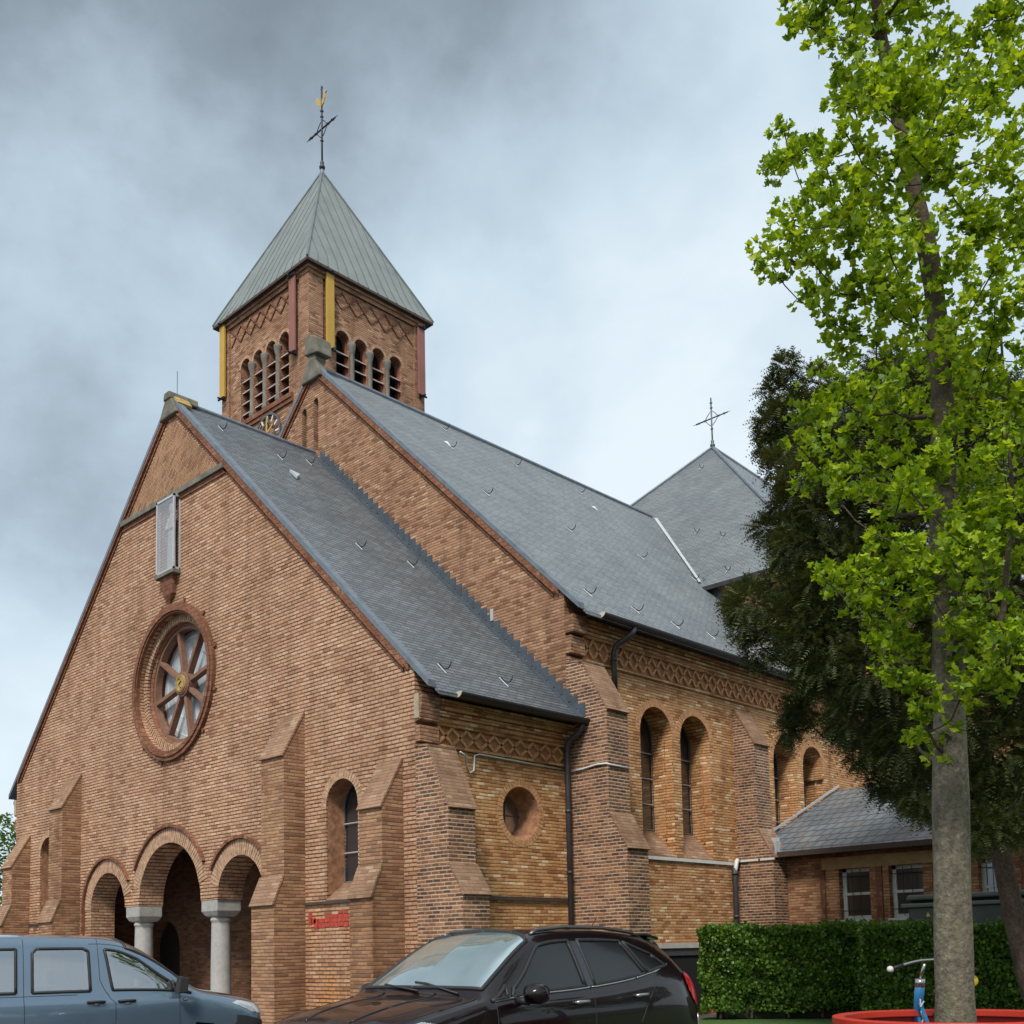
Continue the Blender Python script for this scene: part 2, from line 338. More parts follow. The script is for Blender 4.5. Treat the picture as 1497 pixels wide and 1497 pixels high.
def glassmat(name, tint, refl=.5, rough=.04, transp=0.0):
    m, t, b = newmat(name); out = t.nodes['Material Output']
    gl = nd(t, 'ShaderNodeBsdfGlossy', i_Roughness=rough); gl.inputs['Color'].default_value = (.9, .95, 1, 1)
    b.inputs['Base Color'].default_value = (*tint, 1); b.inputs['Roughness'].default_value = .3
    a = b
    if transp:
        tr = nd(t, 'ShaderNodeBsdfTransparent'); tr.inputs['Color'].default_value = (.62, .72, .70, 1)
        m1 = nd(t, 'ShaderNodeMixShader', ); m1.inputs[0].default_value = transp; lk(t, b, 0, m1, 1); lk(t, tr, 0, m1, 2); a = m1
    fr = nd(t, 'ShaderNodeLayerWeight', i_Blend=.35)
    fac = mth(t, 'MULTIPLY_ADD', fr.outputs['Fresnel'], (1-refl*.6) if refl > 0 else .22, refl*.5 if refl > 0 else .0, clamp=True)
    g = nd(t, 'ShaderNodeNewGeometry'); nz = nd(t, 'ShaderNodeTexNoise', i_Scale=2.5, i_Detail=2.0); lk(t, g, 'Position', nz, 'Vector')
    bp = nd(t, 'ShaderNodeBump', i_Strength=.12, i_Distance=.03); lk(t, nz, 'Fac', bp, 'Height'); lk(t, bp, 0, gl, 'Normal')
    m2 = nd(t, 'ShaderNodeMixShader'); t.links.new(fac, m2.inputs[0]); lk(t, a, 0, m2, 1); lk(t, gl, 0, m2, 2); lk(t, m2, 0, out, 0)
    return m
GL_ROSE = glassmat('rose_glass', (.50,.57,.62), .35, .25)  # pale base colour stands in for bright sky reflected in the panes
GL_WIN = glassmat('leaded_glass', (.02,.024,.03), .16, .2)
GL_SASH = glassmat('sash_glass', (.015,.017,.018), .12, .1)
GL_RND = glassmat('round_window_glass', (.03,.04,.045), .7, .12)

# ------------------------------------------------------------------ ground
GZ = .11
g = MB(); g.add([(-400,-400,GZ),(400,-400,GZ),(400,400,GZ),(-400,400,GZ)], [(0,1,2,3)])
ASPH = plain('asphalt', (.055,.055,.057), .9, var=.25, vscale=.8, bump=.5, bscale=120)
tag(g.build('ground', ASPH), kind='structure')
PAV = brick('paving', [(0, (.20,.19,.18)), (1, (.27,.26,.25))], (.09,.085,.08), joint=.012, bw=.3, rh=.3)
pv = MB(); pv.box(-30, 1.6, -2.6, -.002, GZ-.1, GZ+.11); tag(pv.build('pavement', PAV), kind='structure')
LAWN = plain('grass_green', (.05,.11,.018), .9, var=.45, vscale=12, bump=1, bscale=90)
lw = MB(); lw.prism([(1.9,2.2,GZ-.05),(4.6,.2,GZ-.05),(30,.2,GZ-.05),(30,30,GZ-.05),(1.9,30,GZ-.05)], (0,0,.19))
tag(lw.build('lawn', LAWN), kind='structure')

# ------------------------------------------------------------------ church
AX = -8.32; W = 16.64; D = 4.0; NB = 14.3
church = empty('church', (AX, 0, GZ), 'brown brick church with slate roofs, rose window gable and square bell tower', 'church')
WZ, WSL = 14.45, .952          # wing ridge height and slope
NZ, NSL = 16.80, .966          # nave
def zw(x): return WZ-WSL*abs(x-AX)
def zn(x): return NZ-NSL*abs(x-AX)
# --- front gable wall
zs = 2.82
def arcpts(c, r, z, n=20): return [(c-r*math.cos(t*math.pi/n), z+r*math.sin(t*math.pi/n)) for t in range(n+1)]
AR = [(-11.20, .86), (-8.32, 1.35), (-5.44, .86)]
outer = [(-16.64, 0), (-12.06, 0)]
for c, r in AR: outer += arcpts(c, r, zs)
outer += [(-4.58, 0), (0, 0), (0, zw(0)-.03), (AX, WZ-.03), (-16.64, zw(-16.64)-.03)]
wl = MB()
ROSE = (-8.17, 7.78)
FW1 = arch(-2.53, -1.59, 2.60, 4.36); FW2 = arch(-15.05, -14.11, 2.60, 4.36)
plate(wl, outer, [circ(ROSE[0], ROSE[1], 1.56, 48), FW1, FW2], 'y', 0, .60)
front = wl.build('front_wall', BR_F, church)
# side walls of the front block
sw = MB(); plate(sw, [(.6, 0), (D, 0), (D, 6.4), (.6, 6.4)], [circ(2.61, 4.18, .50, 36)], 'x', 0, .5)
sw.build('side_wall', BR_S, church)
sw2 = MB(); sw2.box(-16.64, -16.2, .6, D, 0, 6.4); sw2.build('side_wall', BR_S, church)
# nave front wall (y=D) with two slits
nf = MB()
plate(nf, [(-16.64, 0), (0, 0), (0, zn(0)-.03), (AX, NZ-.03), (-16.64, zn(-16.64)-.03)],
      [arch(-8.86, -8.66, 14.6, 15.70, 8), arch(-8.36, -8.16, 14.5, 15.82, 8)], 'y', D, .5)
nf.build('nave_gable_wall', BR_T, church)
dk = MB(); dk.box(-9.0, -8.0, D+.42, D+.46, 14.3, 16.0); dk.build('slit_backing', DARK, church)
# nave side wall (x=0)
NW = [(6.38, 7.54), (7.85, 9.02), (11.85, 13.0), (13.32, 14.4)]
NB2 = 16.5
ns = MB(); plate(ns, [(D+.5, 0), (30.5, 0), (30.5, 8.55), (D+.5, 8.55)], [arch(a, b, 3.62, 6.27) for a, b in NW], 'x', 0, .62)
ns.build('nave_side_wall', BR_S, church)
nl = MB(); nl.box(-16.64, -16.1, D+.5, 30, 0, 8.55); nl.build('nave_side_wall', BR_S, church)

# --- porch behind the arcade
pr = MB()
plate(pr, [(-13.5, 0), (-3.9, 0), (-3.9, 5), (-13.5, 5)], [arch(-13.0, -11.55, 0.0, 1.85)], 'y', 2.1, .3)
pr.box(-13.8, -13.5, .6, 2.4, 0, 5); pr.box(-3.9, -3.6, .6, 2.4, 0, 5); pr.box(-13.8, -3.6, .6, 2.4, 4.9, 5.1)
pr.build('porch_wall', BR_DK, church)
pd = MB(); pd.box(-13.3, -11.3, 2.34, 2.38, 0, 3); door = pd.build('door', plain('dark_door', (.012,.009,.008), .6), church)
pf = MB(); pf.box(-12.9, -3.9, .02, 2.1, GZ, GZ+.16); pf.build('porch_floor', STONE, church)

# --- voussoir rings and hood mouldings
def ring_bricks(mb, c, r0, r1, a0, a1, n, ax, pos, proud, gap=.16, depth=.06):
    for i in range(n):
        t0 = a0+(a1-a0)*(i+gap/2)/n; t1 = a0+(a1-a0)*(i+1-gap/2)/n
        q = random.uniform(-.003, .003)
        P = []
        for r, t in ((r0, t0), (r1, t0), (r1, t1), (r0, t1)):
            u = c[0]+r*math.cos(t); z = c[1]+r*math.sin(t)
            P.append((u, pos-proud-q, z) if ax == 'y' else (pos+proud+q, u, z))
        mb.prism(P, (0, depth, 0) if ax == 'y' else (-depth, 0, 0))
def ring_solid(mb, c, r0, r1, a0, a1, n, ax, pos, proud, depth=.05):
    fr, bk = [], []
    for i in range(n+1):
        t = a0+(a1-a0)*i/n
        for r in (r0, r1):
            u = c[0]+r*math.cos(t); z = c[1]+r*math.sin(t)
            fr.append((u, pos-proud, z) if ax == 'y' else (pos+proud, u, z))
            bk.append((u, pos-proud+depth, z) if ax == 'y' else (pos+proud-depth, u, z))
    m = len(fr); vs = fr+bk; fs = []
    for i in range(n):
        a, b, c_, d = 2*i, 2*i+1, 2*i+3, 2*i+2
        q = (a, b, c_, d) if ax == 'x' else (a, d, c_, b)
        fs.append(q); fs.append(tuple(k+m for k in q[::-1]))
        fs.append((b, b+m, c_+m, c_) if ax == 'x' else (b, c_, c_+m, b+m))
        fs.append((a, d, d+m, a+m) if ax == 'x' else (a, a+m, d+m, d))
    mb.add(vs, fs)
X0 = []          # the hoods stop where two arches meet
vb = MB(); vm = MB(); hd = MB()
def clipang(i):
    c, r = AR[i]; ro = r+(.36 if i != 1 else .34)
    return 0, math.pi
angs = [(.52, math.pi), (.50, math.pi-.50), (0, math.pi-.52)]
for i, (c, r) in enumerate(AR):
    a0, a1 = angs[i]; w_ = .33
    aa0 = max(0, a0-.22) if i != 2 else 0; aa1 = min(math.pi, a1+.22) if i != 0 else math.pi
    ring_solid(vm, (c, zs), r+.002, r+w_, aa0, aa1, 40, 'y', 0, .004, .02)
    ring_bricks(vb, (c, zs), r+.003, r+w_, aa0, aa1, int((aa1-aa0)*(r+.15)/.078), 'y', 0, .012, .2)
    ring_solid(hd, (c, zs), r+w_+.01, r+w_+.075, a0, a1, 40, 'y', 0, .075, .08)
hd.box(-12.47, -12.39, -.075, .005, 2.25, zs); hd.box(-4.25, -4.17, -.075, .005, 2.5, zs)
ar = vb.build('arch', BR_V, church); vm.build('arch_mortar', MORTAR, ar); hd.build('hood_moulding', BR_R, church)
# --- columns
for cx_ in (-9.99, -6.65):
    m = MB(); m.lathe((cx_, .30, 0), [(.28, GZ+.12), (.28, .38), (.235, .44), (.215, .52), (.212, 1.4), (.200, 2.30), (.200, 2.36), (.222, 2.38), (.222, 2.42), (.20, 2.44), (.20, 2.48)], 28)
    col = m.build('column', STONE_C, church, True)
    m = MB()
    z0, z1 = 2.46, 2.825
    lo = .26; hi = .315
    prof = [(lo-.05, z0), (lo, z0+.03), (hi, z0+.12), (hi, z1)]
    vs = []; fs = []
    for k, (h, z) in enumerate(prof):
        vs += [(cx_-h, .30-h*.92, z), (cx_+h, .30-h*.92, z), (cx_+h, .30+h*.92, z), (cx_-h, .30+h*.92, z)]
    for k in range(3):
        for j in range(4): fs.append((4*k+j, 4*k+(j+1) % 4, 4*k+4+(j+1) % 4, 4*k+4+j))
    fs += [(3,2,1,0), (12,13,14,15)]
    m.add(vs, fs); m.build('capital', STONE, col, bevel=.015)

# --- rose window
rw = MB()
cx_, cz_ = ROSE
ring_solid(rw, ROSE, 1.56, 1.78, 0, 2*math.pi, 72, 'y', 0, .085, .09)
ring_solid(rw, ROSE, 1.60, 1.69, 0, 2*math.pi, 72, 'y', 0, .115, .04)
rose = rw.build('rose_window', BR_R, church)
tb = MB(); ring_bricks(tb, ROSE, 1.38, 1.555, 0, 2*math.pi, 110, 'y', .10, 0, .3, .06)
tb.build('dentil_ring', BR_V, rose)
rv = MB()
n = 64; vs = []; fs = []
for i in range(n):
    t = 2*math.pi*i/n
    for r, y in ((1.56, .16), (1.40, .17), (1.33, .22), (1.33, .58)):
        vs.append((cx_+r*math.cos(t), y, cz_+r*math.sin(t)))
for i in range(n):
    j = (i+1) % n
    for k in range(3): fs.append((4*i+k, 4*i+k+1, 4*j+k+1, 4*j+k))
rv.add(vs, fs); rv.build('reveal', BR_R, rose)
rr = MB(); ring_solid(rr, ROSE, 1.255, 1.335, 0, 2*math.pi, 64, 'y', .24, 0, .16); rr.build('rim', WOODR, rose)
gl = MB(); gl.add([(cx_+1.30*math.cos(t), .50, cz_+1.30*math.sin(t)) for t in [2*math.pi*i/48 for i in range(48)]], [tuple(range(48))]); gl.build('pane', GL_ROSE, rose)
ld = MB(); ring_solid(ld, ROSE, .80, .83, 0, 2*math.pi, 48, 'y', .495, 0, .01); ring_solid(ld, ROSE, 1.14, 1.165, 0, 2*math.pi, 48, 'y', .495, 0, .01); ld.build('lead_ring', WHITE, rose)
for k in range(8):
    a = R(12)+k*math.pi/4; m = MB()
    dx, dz = math.cos(a), math.sin(a); nx, nz = -dz, dx; h = .048
    P = [(cx_+dx*.2+nx*h, .24, cz_+dz*.2+nz*h), (cx_+dx*1.27+nx*h, .24, cz_+dz*1.27+nz*h), (cx_+dx*1.27-nx*h, .24, cz_+dz*1.27-nz*h), (cx_+dx*.2-nx*h, .24, cz_+dz*.2-nz*h)]
    m.prism(P, (0, .15, 0)); m.build('spoke', WOODR, rose, bevel=.012)
hb = MB(); hb.disc((cx_, .40, cz_), (0,-1,0), .30, .29, .19); hb.disc((cx_, .21, cz_), (0,-1,0), .27, .24, .03); hub = hb.build('hub', WOODR, rose)
h2 = MB(); h2.disc((cx_, .185, cz_), (0,-1,0), .21, .20, .03); ring_solid(h2, ROSE, .15, .17, 0, 6.2832, 32, 'y', .155, .012, .02)
h2.tube([(cx_-.08, .15, cz_+.10), (cx_, .145, cz_+.12), (cx_+.06, .145, cz_+.05), (cx_-.05, .145, cz_-.03), (cx_+.05, .145, cz_-.10)], .014, 6)
h2.build('medallion', MOSSY, rose)
for k in range(12):
    kp = MB()
    a = k*math.pi/6+.26; r_ = 1.80
    P = [(cx_+(r_-.02)*math.cos(a+s)+0, -.04, cz_+(r_-.02)*math.sin(a+s)) for s in (-.018, .018)]+[(cx_+(r_+.08)*math.cos(a+s), -.04, cz_+(r_+.08)*math.sin(a+s)) for s in (.018, -.018)]
    kp.prism(P, (0, .05, 0)); kp.build('key_brick', BR_R, rose)

# --- windows
def win_frame(nm, ax, u0, u1, z0, zsp, pos, mat=IRON_G, bars=3, barmat=LOUV_T, glass=GL_WIN, r=.022, vert=1):
    P = arch(u0, u1, z0, zsp, 14)
    f = (lambda u, z, d=0: (u, pos+d, z)) if ax == 'y' else (lambda u, z, d=0: (pos-d, u, z))
    m = MB(); m.tube([f(*q) for q in P]+[f(*P[0])], r, 6); fr = m.build(nm, mat, church)
    g_ = MB(); g_.add([f(u, z, .03) for u, z in P], [tuple(range(len(P)))] if ax == 'y' else [tuple(range(len(P)))]); g_.build('pane', glass, fr)
    for k in range(bars):
        b = MB(); z = z0+(zsp-z0+.25)*(k+1)/(bars+1); b.tube([f(u0, z, -.01), f(u1, z, -.01)], .016, 6); b.build('glazing_bar', barmat, fr)
    v = MB()
    for k in range(vert):
        u = u0+(u1-u0)*(k+1)/(vert+1); v.tube([f(u, z0, .01), f(u, zsp, .01)], .008, 4)
    if vert: v.build('leading', IRON_G, fr)
    return fr
def sill(mb, ax, u0, u1, z_out, z_in, pos, d_in, out=.03):
    if ax == 'x': mb.prism([(pos+out, u0, z_out), (pos-d_in, u0, z_in), (pos-d_in, u0, z_out-.25), (pos+out, u0, z_out-.05)], (0, u1-u0, 0))
    else: mb.prism([(u0, pos-out, z_out), (u0, pos+d_in, z_in), (u0, pos+d_in, z_out-.25), (u0, pos-out, z_out-.05)], (u1-u0, 0, 0))
for a, b in ((-2.53, -1.59), (-15.05, -14.11)):
    fr = win_frame('window', 'y', a, b, 2.95, 4.36, .42, bars=2)
    s = MB(); sill(s, 'y', a, b, 2.62, 2.98, 0, .44, .02); s.build('sill', BR_C, fr)
    s = MB(); P = arch(a, b, 2.72, 4.36, 20); P = P[1:]+[P[0]]; e_ = .004; cc_ = (a+b)/2
    vs = []; 
    for u, z in P:
        du, dz = (cc_-u), (0 if z <= 4.36 else 4.36-z); L_ = math.hypot(du, dz) or 1
        for y in (.03, .42): vs.append((u+du/L_*e_, y, z+dz/L_*e_))
    s.add(vs, [(2*i, 2*i+1, 2*i+3, 2*i+2) for i in range(len(P)-1)]); s.build('reveal', JAMB, fr)
for a, b in NW:
    fr = win_frame('window', 'x', a, b, 4.22, 6.27, -.56, bars=3, vert=2)
    s = MB(); sill(s, 'x', a, b, 3.60, 4.26, 0, .60, .01); s.build('sill', BR_C, fr)
    m = MB(); cc = (a+b)/2; rr_ = (b-a)/2
    ring_bricks(m, (cc, 6.27), rr_+.003, rr_+.16, 0, math.pi, 26, 'x', 0, .006, .14); m.build('arch', BR_VS, fr)
    m = MB(); m.box(-.24, -.20, b-.04, b+.01, 4.0, 6.2); m.build('reveal_step', BR_S, fr)
m = MB(); cc = -2.06
for cc in (-2.06, -14.58):
    m = MB(); ring_bricks(m, (cc, 4.36), .474, .63, 0, math.pi, 22, 'y', 0, .006, .16); m.build('window_arch', BR_V, church)
# round side window
m = MB(); vs = []; fs = []; n = 40
for i in range(n):
    t = 2*math.pi*i/n
    for r, x in ((.50, -.0), (.40, -.44), (.40, -.5)): vs.append((x, 2.61+r*math.cos(t), 4.18+r*math.sin(t)))
for i in range(n):
    j = (i+1) % n
    for k in range(2): fs.append((3*i+k, 3*j+k, 3*j+k+1, 3*i+k+1))
m.add(vs, fs); rnd = m.build('round_window', JAMB, church)
m = MB(); m.add([(-.44, 2.61+.41*math.cos(2*math.pi*i/32), 4.18+.41*math.sin(2*math.pi*i/32)) for i in range(32)], [tuple(range(32))]); m.build('pane', GL_RND, rnd)
m = MB(); m.tube([(-.43, 2.61, 3.78), (-.43, 2.61, 4.58)], .01, 5); m.tube([(-.43, 2.22, 4.18), (-.43, 3.0, 4.18)], .01, 5); m.build('leading', IRON_G, rnd)
m = MB(); ring_bricks(m, (2.61, 4.18), .503, .63, 0, 2*math.pi, 44, 'x', 0, .006, .2); m.build('ring', BR_VS, rnd)

# --- buttresses
def buttress(prof, w0, w1, face, pos, mat=BR_B):
    """prof: (distance from wall, z) outline; face '-y': stands before plane y=pos over x w0..w1; '+x': before plane x=pos over y w0..w1"""
    if face == '-y': f = lambda d, z, w: (w, pos-d, z)
    else: f = lambda d, z, w: (pos+d, w, z)
    e = (w1-w0)
    m = MB(); P = [f(-.05, 0, w0)]+[f(d, z, w0) for d, z in prof]+[f(-.05, prof[-1][1], w0)]
    m.prism(P, (e, 0, 0) if face == '-y' else (0, e, 0))
    b = m.build('buttress', mat, church)
    for (d0, z0), (d1, z1) in zip(prof, prof[1:]):
        if d0 > d1+.05 and z1 > z0:
            L = math.hypot(d0-d1, z1-z0); nx, nz = (z1-z0)/L, (d0-d1)/L; ux, uz = (d0-d1)/L, -(z1-z0)/L
            t = .035; o = .05
            a0 = (d1+nx*.003, z1+nz*.003); a1 = (d0+nx*.003+ux*o, z0+nz*.003+uz*o)
            Q = [a0, a1, (a1[0]+nx*t, a1[1]+nz*t), (a0[0]+nx*t, a0[1]+nz*t)]
            c = MB(); c.prism([f(q[0], q[1], w0-.012) for q in Q], (e+.024, 0, 0) if face == '-y' else (0, e+.024, 0))
            fix_normals(c.build('weathering', BR_C, b))
    return b
mid = [(.70, 0), (.70, 2.58), (.48, 3.09), (.48, 5.40), (0, 6.25)]
crn = [(.70, 0), (.70, 2.58), (.48, 3.09), (.48, 4.12), (0, 4.96)]
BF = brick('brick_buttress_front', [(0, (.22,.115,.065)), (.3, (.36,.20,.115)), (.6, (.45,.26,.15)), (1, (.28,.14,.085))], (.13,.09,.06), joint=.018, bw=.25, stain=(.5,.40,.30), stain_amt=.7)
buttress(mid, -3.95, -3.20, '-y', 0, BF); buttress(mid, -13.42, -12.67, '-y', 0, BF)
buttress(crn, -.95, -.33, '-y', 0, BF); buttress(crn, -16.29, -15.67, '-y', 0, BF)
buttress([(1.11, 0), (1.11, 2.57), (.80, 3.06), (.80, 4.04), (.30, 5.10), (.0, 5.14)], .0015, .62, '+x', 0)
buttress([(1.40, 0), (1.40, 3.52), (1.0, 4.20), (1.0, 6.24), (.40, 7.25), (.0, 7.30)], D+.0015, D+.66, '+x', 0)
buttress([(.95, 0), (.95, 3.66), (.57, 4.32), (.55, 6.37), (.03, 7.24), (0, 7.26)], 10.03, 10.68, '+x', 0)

# --- string courses
s = MB(); s.box(-.01, .05, .66, D, 2.54, 2.61); s.box(-3.18, -.97, -.04, .01, 2.545, 2.60); s.box(-15.65, -13.44, -.04, .01, 2.545, 2.60); s.build('string_course', SOFF, church)

# --- eaves: corbel courses, diamond frieze, gutter
def diamonds(mb, ax, u0, u1, z0, z1, n, pos, w=.042, d=.035, ext=0):
    p = (u1-u0)/n; zm0, zm1 = z0, z1
    def bar(a, b):
        dx, dz = b[0]-a[0], b[1]-a[1]; L = math.hypot(dx, dz); nx, nz = -dz/L*w/2, dx/L*w/2
        P = [(a[0]+nx, a[1]+nz), (b[0]+nx, b[1]+nz), (b[0]-nx, b[1]-nz), (a[0]-nx, a[1]-nz)]
        if ax == 'x': mb.prism([(pos+d, u, z) for u, z in P], (-d-.01, 0, 0))
        else: mb.prism([(u, pos-d, z) for u, z in P], (0, d+.01, 0))
    for i in range(n):
        bar((u0+p*i, zm0), (u0+p*(i+1), zm1)); bar((u0+p*i, zm1), (u0+p*(i+1), zm0))
def eaves(y0, y1, zf0, zf1, ztop, n, gz):
    m = MB(); m.box(-.01, .055, y0, y1, zf0-.055, zf0); m.box(-.01, .07, y0, y1, zf1, zf1+.06)
    st = (ztop-zf1-.06)/4; x = .10
    for k in range(4):
        m.box(-.01, x, y0, y1, zf1+.06+st*k, zf1+.06+st*(k+1)-.012); x += .035
    m.build('cornice', BR_VS if False else BR_S, church)
    f = MB(); f.box(-.01, .012, y0, y1, zf0, zf1); fb = f.build('frieze', plain('frieze_back', (.36,.165,.07), .9, var=.3, vscale=7, bump=.4), church)
    q = MB(); diamonds(q, 'x', y0+.02, y1-.02, zf0+.015, zf1-.015, n, .012, .048, .05); q.build('diamond_tracery', BR_VS, fb)
    g_ = MB()
    # half-round gutter
    k = 12; vs = []; xg = .50; r = .10
    for i in range(k+1):
        t = math.pi+math.pi*i/k
        for y in (y0+.10, y1):
            for rr in (r, r-.008): vs.append((xg+rr*math.cos(t)*1.0, y, gz+rr*math.sin(t)))
    fs = []
    for i in range(k):
        a = 4*i; b = a+4
        fs += [(a, b, b+2, a+2), (a+1, a+3, b+3, b+1), (a, a+1, b+1, b), (a+2, b+2, b+3, a+3)]
    fs += [(0, 2, 3, 1), (4*k, 4*k+1, 4*k+3, 4*k+2)]
    g_.add(vs, fs); g_.disc((xg, y1, gz-.002), (0,1,0), .0, .0, .001, 4); gt = g_.build('gutter', GUT, church)
    c = MB(); P = [(xg+r*math.cos(math.pi+math.pi*i/10)*1.02, y0+.085, gz+.01+r*1.02*math.sin(math.pi+math.pi*i/10)) for i in range(11)]
    c.prism(P, (0, .02, 0)); c.build('end_cap', plain('pale_stone_cap', (.50,.46,.36), .7), gt)
    s = MB(); s.box(.02, .43, y0, y1, gz-.03, gz+.0); s.build('soffit', SOFF, church)
eaves(.46, D-.002, 5.24, 5.56, 6.02, 10, 6.08)
eaves(D+.46, NB2, 7.50, 7.92, 8.28, 36, 8.33)

# --- kneelers at the gable feet
for x0, sg in ((0, 1), (-16.64, -1)):
    k = MB(); k.prism([(x0, -.002, 5.56), (x0+sg*.13, -.002, 5.60), (x0+sg*.20, -.002, 6.02), (x0, -.002, 6.02)], (0, .45, 0)); k.box(x0, x0+sg*.12, -.002, .45, 5.22, 5.50)
    fix_normals(k.build('kneeler', BR_T, church, bevel=.01))
    k = MB(); k.box(x0+sg*.0, x0+sg*.12, -.02, -.003, 5.62, 6.05); k.build('kneeler_stone', plain('kneeler_stone_mat', (.36,.30,.21), .8, var=.2), church)
k = MB(); k.box(0, .22, D, D+.45, 7.92, 8.28); k.box(0, .14, D, D+.45, 7.5, 7.86); k.box(0, .08, D, D+.45, 7.32, 7.44); k.build('kneeler', BR_T, church, bevel=.01)

# --- roofs
def roof(y0, y1, zr, sl, ov, mat, th=.07):
    m = MB()
    e = AX+8.32+ov; ze = zr-sl*(8.32+ov); e2 = AX-8.32-ov
    for x1 in (e, e2):
        m.prism([(AX, y0, zr), (x1, y0, ze), (x1, y0, ze-th), (AX, y0, zr-th)], (0, y1-y0, 0))
    return fix_normals(m.build('roof', mat, church))
wroof = roof(.11, D+.0, WZ, WSL, .50, SLATE)
nroof = roof(D+.11, 19, NZ, NSL, .50, SLATE_N)
# ridge cappings
m = MB(); m.tube([(AX, .4, WZ+.01), (AX, D, WZ+.01)], .065, 8); m.build('ridge_capping', LEAD, wroof)
m = MB(); m.tube([(AX, D+.3, NZ+.01), (AX, 18.5, NZ+.01)], .075, 8); m.build('ridge_capping', LEAD, nroof)
# copings on the gables
def coping(y0, y1, zr, sl, parent, ov=.42):
    c = MB(); b = MB(); b2 = MB()
    for s in (1, -1):
        e = 8.32+ov
        def P(d, t): return (AX+s*d, zr-sl*d+t)
        A = [P(0, .10), P(e, .10), P(e, -.02), P(0, -.02)]
        c.prism([(x, y0-.06, z) for x, z in A], (0, y1-y0+.06, 0))
        e = 8.32-.12
        A = [P(0.0, -.03), P(e, -.03), P(e, -.15), P(0, -.15)]
        b.prism([(x, y0-.05, z) for x, z in A], (0, .06, 0))
        A = [P(0.0, -.23), P(e-.15, -.23), P(e-.15, -.29), P(0, -.29)]
        b2.prism([(x, y0-.03, z) for x, z in A], (0, .04, 0))
        A = [P(0.0, -.152), P(e-.1, -.152), P(e-.1, -.19), P(0, -.19)]
        b2.prism([(x, y0-.075, z) for x, z in A], (0, .08, 0))
    cc = fix_normals(c.build('coping', LEAD, church)); fix_normals(b.build('rake_band', BR_R, cc)); fix_normals(b2.build('rake_moulding', BR_R, cc))
coping(0, .11, WZ, WSL, church); coping(D, D+.11, NZ, NSL, church)
# stone beam across the gable and the herringbone field above it
zb = 12.10; xh = (WZ-zb)/WSL-.28
m = MB(); m.box(AX-xh-.1, AX+xh+.1, -.09, .01, zb-.05, zb+.07); m.build('gable_string', MOSS, church)
m = MB(); m.prism([(AX-xh+.15, -.012, zb+.07), (AX+xh-.15, -.012, zb+.07), (AX, -.012, WZ-.42)], (0, .02, 0)); m.build('herringbone_field', BR_H, church)
m = MB(); m.box(AX-xh-.2, AX+xh+.2, -.03, .01, zb-.16, zb-.05); m.build('gable_string_shadow_course', BR_R, church)
# apex stones
m = MB(); m.prism([(AX-.40, -.12, 14.00), (AX+.40, -.12, 14.00), (AX+.14, -.12, 14.42), (AX-.14, -.12, 14.42)], (0, .22, 0))
m.prism([(AX-.16, -.15, 14.40), (AX+.16, -.15, 14.40), (AX+.12, -.15, 14.58), (AX-.12, -.15, 14.58)], (0, .75, 0))
fix_normals(m.build('apex_stone', MOSS, church, bevel=.03))
m = MB(); m.prism([(AX+.14, -.05, 14.40), (AX+.32, -.05, 14.21), (AX+.35, -.05, 14.26), (AX+.18, -.05, 14.45)], (0, .36, 0)); fix_normals(m.build('lichened_slab', MOSSY, church))
m = MB(); m.tube([(AX+.05, .1, 14.6), (AX+.05, .1, 15.15)], .008, 5); m.build('lightning_rod', IRON_G, church)
m = MB(); m.prism([(AX-.42, D-.13, 16.38), (AX+.42, D-.13, 16.38), (AX+.20, D-.13, 16.88), (AX-.20, D-.13, 16.88)], (0, .30, 0))
m.prism([(AX-.14, D-.12, 16.86), (AX+.22, D-.12, 16.86), (AX+.20, D-.12, 17.12), (AX-.14, D-.12, 17.12)], (0, .34, 0))
m.prism([(AX-.20, D-.18, 17.08), (AX+.38, D-.18, 16.98), (AX+.32, D-.18, 17.42), (AX-.02, D-.18, 17.62), (AX-.16, D-.18, 17.50)], (0, .48, 0))
fix_normals(m.build('apex_stone', MOSS, church, bevel=.03))
# stepped flashing where the lower roof meets the nave gable
m = MB(); x = AX+.25
while x < .45:
    z = zw(x); m.box(x, x+.19, D-.012, D+.01, z-.1, z+.17); x += .19
x = AX-.25
while x > -16.9:
    z = zw(x); m.box(x-.19, x, D-.012, D+.01, z-.1, z+.17); x -= .19
m.prism([(AX, D-.16, WZ+.022), (.5, D-.16, zw(.5)+.022), (.5, D-.16, zw(.5)-.02), (AX, D-.16, WZ-.02)], (0, .15, 0))
fix_normals(m.build('stepped_flashing', LEADD, wroof))
m = MB(); m.box(-2.06, -1.98, D-.03, D-.005, 8.62, 8.88); m.build('flashing_vent', LEAD_W, wroof)
